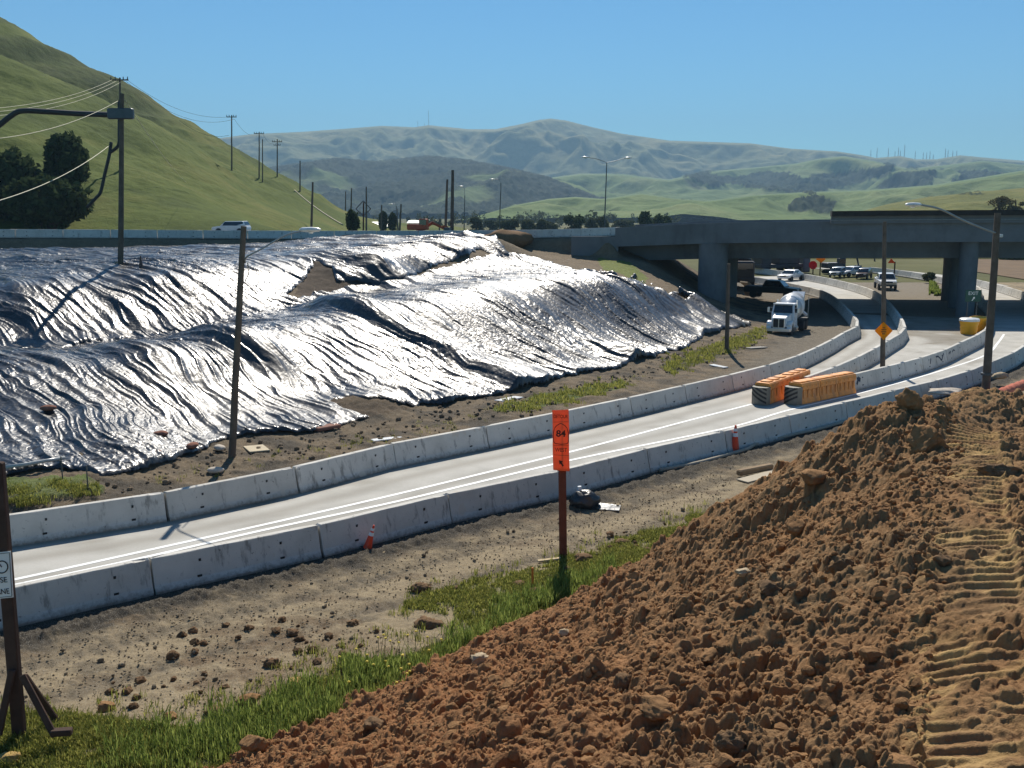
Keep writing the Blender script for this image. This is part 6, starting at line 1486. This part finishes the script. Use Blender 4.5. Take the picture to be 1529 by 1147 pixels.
RG = [(443, 1020, 34, 'clod with a yellow mossy top beside the grass strip', CLODY, 31), (371, 1052, 42, 'largest clod lying in the short grass near the mound toe', CLODM, 32), (318, 1066, 34, 'dark clod left of the largest one in the short grass', CLODD, 33), (408, 994, 30, 'dark clod above the yellow topped one', CLODD, 34), (412, 942, 20, 'dark clod alone on the pale gravel', CLODD, 35), (436, 946, 22, 'dark clod right of the one alone on the gravel', CLODD, 36), (162, 1058, 34, 'brown clod in the grass right of the bicycle sign', CLODM, 37), (204, 1042, 18, 'small clod behind the brown one right of the bicycle sign', CLODD, 38), (628, 880, 32, 'flat dark clod on the edge of the green patch', CLODD, 39), (525, 932, 22, 'clod in the middle of the scattered group', CLODD, 40), (640, 935, 40, 'long flat clod at the edge of the bare patch', CLODD, 41), (868, 838, 34, 'dark clod right of the detour sign post', CLODD, 42), (776, 874, 22, 'dark clod left of the small wooden stake', CLODD, 43), (800, 886, 28, 'dark clod below the small wooden stake', CLODD, 44), (912, 800, 16, 'small dark clod on the gravel right of the detour sign', CLODD, 45), (930, 812, 22, 'larger dark clod at the grass edge right of the detour sign', CLODD, 46), (255, 1072, 22, 'clod halfway between the bicycle sign and the mound', CLODM, 47), (14, 1140, 44, 'pale brown clod in the bottom left corner', CLODY, 48)]
for x, y, w_, lab, m_, sd in RG: rock(x, y, w_, lab, m_, sd, False, 'clod', .62)
# loose things on the ground
def plank(x0, y0, x1, y1, w_, th, mat_, label, name='plank', cat='plank', mnd=False):
    f = mhit if mnd else hit; a_ = f(x0, y0); b_ = f(x1, y1); mb = MB(); d = b_-a_; L = d.length; q = d.to_track_quat('X', 'Z').to_matrix(); mb.bbox((0, 0, 0), (L, w_, th), th*.2, q)
    o = mb.build(name, mat_); o.location = (a_+b_)/2+Vector((0, 0, th*.55)); return tag(o, label, cat)
plank(518, 838, 575, 826, .10, .04, TAN, 'thin pale lath on the dirt right of the leaning cone')
plank(803, 840, 838, 836, .12, .05, TAN, 'pale board end beside the foot of the detour sign')
plank(1102, 712, 1152, 702, .24, .20, simple('old_timber', srgb(140, 116, 86), .9, 0, .25, 3), 'old round timber lying on the gravel below the upright cone', 'timber', 'timber')
plank(1108, 720, 1176, 702, .5, .04, simple('pale_plywood', srgb(176, 164, 142), .9, 0, .15, 3), 'pale plywood strip on the gravel beside the old timber')
plank(368, 673, 398, 670, 1.0, .05, simple('plywood', srgb(184, 170, 142), .85, 0, .15, 2), 'tan plywood sheet lying right of the leaning light pole', 'plywood_sheet', 'plywood')
plank(470, 645, 505, 638, .5, .15, simple('red_brown_timber', srgb(132, 92, 76), .9, 0, .2, 3), 'reddish timber at the edge of the plastic below the bare patch', 'timber', 'timber')
plank(556, 660, 606, 654, .35, .05, WHITE, 'white strip lying on the dirt behind the far barriers', 'plastic_strip', 'plastic')
plank(745, 600, 775, 594, .5, .05, WHITE, 'white scrap at the foot of the plastic slope near the green patch', 'plastic_strip', 'plastic')
plank(1062, 546, 1084, 550, .4, .05, WHITE, 'white scrap on the gravel left of the far plain pole shadow', 'plastic_strip', 'plastic')
plank(1116, 521, 1142, 519, .5, .05, simple('grey_board', srgb(150, 146, 138), .9, 0, .15, 3), 'grey board lying on the gravel in front of the mixer truck', 'board', 'board')
sk = hit(795, 878); mb = MB(); mb.bbox((0, 0, .22), (.05, .05, .5), .008); o = mb.build('survey_stake', simple('stake_orange', srgb(200, 120, 50), .8, 0, .15, 6)); o.location = sk; tag(o, 'small orange tipped stake standing in the grass left of the detour sign', 'stake')
mb = MB(); pts = [hit(x, y)+Vector((0, 0, .08)) for x, y in ((985, 706), (1040, 695), (1090, 682), (1116, 674), (1135, 664), (1180, 654), (1225, 643), (1262, 632))]
a_ = pts[0].copy(); mb.tube([Vector(p)-a_ for p in smooth_line([tuple(p) for p in pts], 5)], .07, 8); tag(mb.build('conduit', simple('pale_conduit', srgb(160, 150, 132), .8, 0, .15, 2), None, smooth=True, loc=a_), 'long pale conduit lying along the foot of the near barriers', 'pipe')
# black crumpled bag with a white neck by the near barrier
bg = hit(872, 758); V = stone_shape(IV, 61, .5, 4)*np.array([.42, .32, .32]); V = V*(1+.16*ridged(IV[:, 0]*3, IV[:, 1]*3+IV[:, 2]*2, 62)[:, None])
bge = empty('rubbish_bag', bg, 0, 'crumpled black bag with a white neck by the near barriers behind the detour sign', 'bag')
o = np_mesh('bag', V, IF, PLASTIC, True, None, bge); o.location = (0, 0, .2)
mb = MB(); mb.cyl((-.12, .05, .38), (-.14, .05, .62), .08, .06, 12); mb.build('neck', WHITE, bge)
mb = MB(); mb.add([(.2, -.3, .03), (1.0, -.5, .03), (1.1, .0, .05), (.4, .2, .08)], [(0, 1, 2, 3)]); fl = mb.build('flap', PLASTIC, bge); sm = fl.modifiers.new('t', 'SOLIDIFY'); sm.thickness = .03
# sandbags holding the plastic down
SBG = simple('red_woven_sandbag', srgb(142, 100, 84), .9, 0, .2, 9, .1, .4); SBW = simple('pale_woven_sandbag', srgb(196, 184, 168), .9, 0, .15, 9, .1, .4)
for k, (x, y, m_, lab) in enumerate(((240, 660, SBG, 'reddish sandbag upper of two close together on the plastic edge'), (288, 676, SBG, 'reddish sandbag at the plastic edge just left of the leaning light pole'), (234, 688, SBG, 'reddish sandbag lowest on the plastic edge'), (73, 620, SBG, 'reddish sandbag alone on the lower plastic slope'), (186, 668, SBG, 'reddish sandbag left of the close pair on the plastic'), (328, 674, SBW, 'pale sandbag touching the leaning light pole'), (322, 708, SBW, 'pale sandbag behind the far barriers below the light pole'))):
    b = hit(x, y); V = IV*np.array([.28, .18, .11])*(1+.1*pn(IV[:, 0]*2.5, IV[:, 1]*2.5+IV[:, 2], 70+k)[:, None]); o = np_mesh('sandbag', V, IF, m_, True); o.location = b+Vector((0, 0, .26 if y < 690 and x < 300 else .12)); o.rotation_euler = (0, 0, .4+k); tag(o, lab, 'sandbag', 'sandbags on the plastic')
# rolled edge of the sheet at the lower left
pts = [hit(x, y)+Vector((0, 0, .3)) for x, y in ((10, 713), (40, 708), (70, 702), (98, 698))]; a_ = pts[0].copy(); mb = MB(); mb.tube([p-a_ for p in pts], .06, 10); tag(mb.build('rolled_film', simple('pale_film', srgb(170, 172, 170), .3, 0, .1, 4), None, smooth=True, loc=a_), 'pale rolled strip of film along the lower left edge of the sheet', 'roll')
for k, (x, y) in enumerate(((94, 722), (132, 738))):
    b = hit(x, y); mb = MB(); mb.cyl((0, 0, -.1), (0, 0, .85), .022, .02, 6); o = mb.build('steel_stake', STEELD); o.location = b; tag(o, ('thin dark stake in the green hummock, near the rolled film', 'thin dark stake at the right end of the green hummock')[k], 'stake')
# fibre roll, netting and rocks at the right behind the mound
pts = [onz(x, y, .75) for x, y in ((1482, 592), (1500, 586), (1518, 579), (1540, 571), (1600, 552))]; a_ = pts[0].copy(); mb = MB(); P_ = [Vector(p)-a_ for p in smooth_line([tuple(p) for p in pts], 8)]
mb.tube(P_, [.24+.03*math.sin(i*1.9) for i in range(len(P_))], 10); tag(mb.build('fibre_roll', simple('red_netted_straw', srgb(186, 112, 92), .9, 0, .35, 9, .1, .5), None, smooth=True, loc=a_), 'reddish netted straw roll on the ground right of the dark light pole', 'straw roll')
for k, (x, y, m_, lab, r_) in enumerate(((1418, 585, SBW, 'pale slab left of the dark light pole beside the barrier', (.9, .5, .18)), (1440, 590, CLODM, 'brown slab just left of the dark light pole', (.7, .5, .2)), (1455, 596, CLODM, 'lump at the foot of the dark light pole', (.6, .5, .35)), (1510, 594, WHITE, 'white crumpled sheet below the straw roll', (.9, .4, .2)), (1492, 561, STONE, 'pale rock beyond the straw roll', (.5, .4, .25)))):
    b = onz(x, y, .55); V = stone_shape(IV, 210+k, .4, 9)*np.array(r_); o = np_mesh('rock', V, IF, m_, True); o.location = b; tag(o, lab, 'rock')
# brown heap by the abutment
b = onY(757, 347, 99); b.z = 6.1; V = IV*np.array([2.6, 1.6, .95])*(1+.18*pn(IV[:, 0]*2, IV[:, 1]*2+IV[:, 2], 66)[:, None]); o = np_mesh('soil_heap', V, IF, CLODD, True); o.location = b; tag(o, 'brown soil heap by the upper road where the plastic ends', 'soil heap')
# barn and pale buildings in the valley
def building(b, w_, d_, h_, rz, wall, roof, label):
    e = empty('building', b, rz, label, 'building'); mb = MB(); mb.box((0, 0, h_/2), (w_, d_, h_)); mb.build('wall', wall, e)
    mb = MB(); mb.prism([(-d_/2-.4, h_), (0, h_+d_*.22), (d_/2+.4, h_)], 'x', -w_/2-.4, w_/2+.4); mb.build('roof', roof, e)
    for k in range(3): mb = MB(); mb.box((-w_*.3+k*w_*.3, -d_/2-.02, h_*.45), (w_*.12, .06, h_*.4)); mb.build('window', GLASS, e)
WB = simple('pale_siding', srgb(150, 160, 158), .8, 0, .1, .5); WR = simple('pale_metal_roof', srgb(176, 182, 184), .5, .2, .08, .5)
q = onY(566, 343, 320); q.z = 0; building(q, 6.5, 6, 4.6, R(20), WB, WR, 'pale barn with a shallow roof beyond the upper road')
q = onY(622, 340, 420); q.z = 0; building(q, 6, 5, 4.6, R(-10), WB, WR, 'pale low building beyond the orange digger')
# masts on the skyline
def mast(x, y0, y1, Y_, label, group='masts on the skyline', r=1.1):
    b = onY(x, y0, Y_); t = onY(x, y1, Y_); mb = MB(); h_ = (t-b).z
    for k in range(3): a_ = k*2.094; mb.tube([(math.cos(a_)*r*1.6, math.sin(a_)*r*1.6, -25), (math.cos(a_)*r*.35, math.sin(a_)*r*.35, h_)], r*.38, 4)
    for j in range(8): z = h_*j/8; w_ = r*(1.6-1.25*j/8); mb.tube([(w_, 0, z), (-w_*.5, w_*.87, z+h_/16), (-w_*.5, -w_*.87, z+h_/8)], r*.2, 4)
    o = mb.build('lattice_mast', STEELD, None, loc=b); tag(o, label, 'mast', group)
mast(640, 188, 165, 5150, 'tall thin mast on the skyline left of the summit', None, 1.6)
for k, (x, y) in enumerate(((624, 181), (634, 184))): mast(x, 190, y, 5150, ('short mast furthest left on the skyline', 'short mast close beside the tall thin mast')[k], None, 1.3)
MS = [(1300, 233, 224), (1309, 236, 221), (1326, 233, 221), (1336, 234, 226), (1341, 233, 220), (1344, 233, 225), (1350, 233, 216), (1366, 238, 226), (1378, 239, 228), (1383, 239, 228), (1388, 239, 226), (1393, 239, 231), (1411, 236, 222), (1415, 235, 224), (1422, 235, 225), (1428, 234, 225)]
for k, (x, y0, y1) in enumerate(MS): mast(x, y0+2, y1, 5000, 'slender mast in the cluster on the right skyline' if k != 6 else 'tallest mast of the cluster on the right skyline', 'masts on the right skyline' if k != 6 else None, 1.6)
# ------------------------------------------------------------------ air, sky, sun, camera
hz = MB(); TOP = 575.0
hz.add([(-5600, -60, -2), (5600, -60, -2), (5600, 6400, -2), (-5600, 6400, -2), (-5600, -60, TOP), (5600, -60, TOP), (5600, 6400, TOP), (-5600, 6400, TOP)], [(0, 3, 2, 1), (4, 5, 6, 7), (0, 1, 5, 4), (1, 2, 6, 5), (2, 3, 7, 6), (3, 0, 4, 7)])
hm = bpy.data.materials.new('thin_air_haze'); hm.use_nodes = True; t = hm.node_tree; t.nodes.clear(); o_ = t.nodes.new('ShaderNodeOutputMaterial'); v_ = t.nodes.new('ShaderNodeVolumePrincipled')
v_.inputs['Color'].default_value = (.46, .74, 1.0, 1); v_.inputs['Density'].default_value = HAZE_DENSITY; v_.inputs['Anisotropy'].default_value = .0
t.links.new(v_.outputs[0], o_.inputs['Volume'])
if HAZE_DENSITY > 0: tag(hz.build('haze', hm), kind='stuff')
wd_ = bpy.data.worlds.new('World'); scene.world = wd_; wd_.use_nodes = True; t = wd_.node_tree; t.nodes.clear()
sk = t.nodes.new('ShaderNodeTexSky'); sk.sky_type = 'NISHITA'; sk.sun_disc = False; sk.sun_elevation = SUN_EL; sk.sun_rotation = SUN_AZ; sk.altitude = 100; sk.air_density = 1.0; sk.dust_density = .0; sk.ozone_density = 1.6
bg = t.nodes.new('ShaderNodeBackground'); bg.inputs['Strength'].default_value = SKY_STRENGTH; ow = t.nodes.new('ShaderNodeOutputWorld'); tn_ = t.nodes.new('ShaderNodeMix'); tn_.data_type = 'RGBA'; tn_.blend_type = 'MULTIPLY'; tn_.inputs[0].default_value = 1; tn_.inputs[7].default_value = SKY_TINT; t.links.new(sk.outputs[0], tn_.inputs[6]); t.links.new(tn_.outputs[2], bg.inputs[0]); t.links.new(bg.outputs[0], ow.inputs[0])
sl = bpy.data.lights.new('sun', 'SUN'); sl.energy = SUN_STRENGTH; sl.angle = R(.53); sl.color = (1.0, .93, .82); so = bpy.data.objects.new('sun', sl); COL.objects.link(so)
sd = Vector((math.sin(SUN_AZ)*math.cos(SUN_EL), math.cos(SUN_AZ)*math.cos(SUN_EL), math.sin(SUN_EL))); so.rotation_euler = sd.to_track_quat('Z', 'Y').to_euler(); so.location = (0, 0, 60)
cam = bpy.data.cameras.new('camera'); co_ = bpy.data.objects.new('camera', cam); COL.objects.link(co_); co_.location = (0, 0, CZ); co_.rotation_euler = (R(90)-PITCH, 0, 0)
cam.sensor_width = 36; cam.lens = 36*FPX/PW; cam.clip_end = 30000; cam.clip_start = .1; scene.camera = co_
vs = scene.view_settings; vs.view_transform = 'Standard'; vs.look = 'None'; vs.exposure = EXPOSURE; vs.gamma = 1; vs.use_curve_mapping = False
scene.cycles.max_bounces = 6; scene.cycles.diffuse_bounces = 2; scene.cycles.glossy_bounces = 2; scene.cycles.volume_bounces = 0; scene.cycles.transmission_bounces = 3
scene.cycles.use_denoising = True
scene.cycles.sample_clamp_indirect = 4
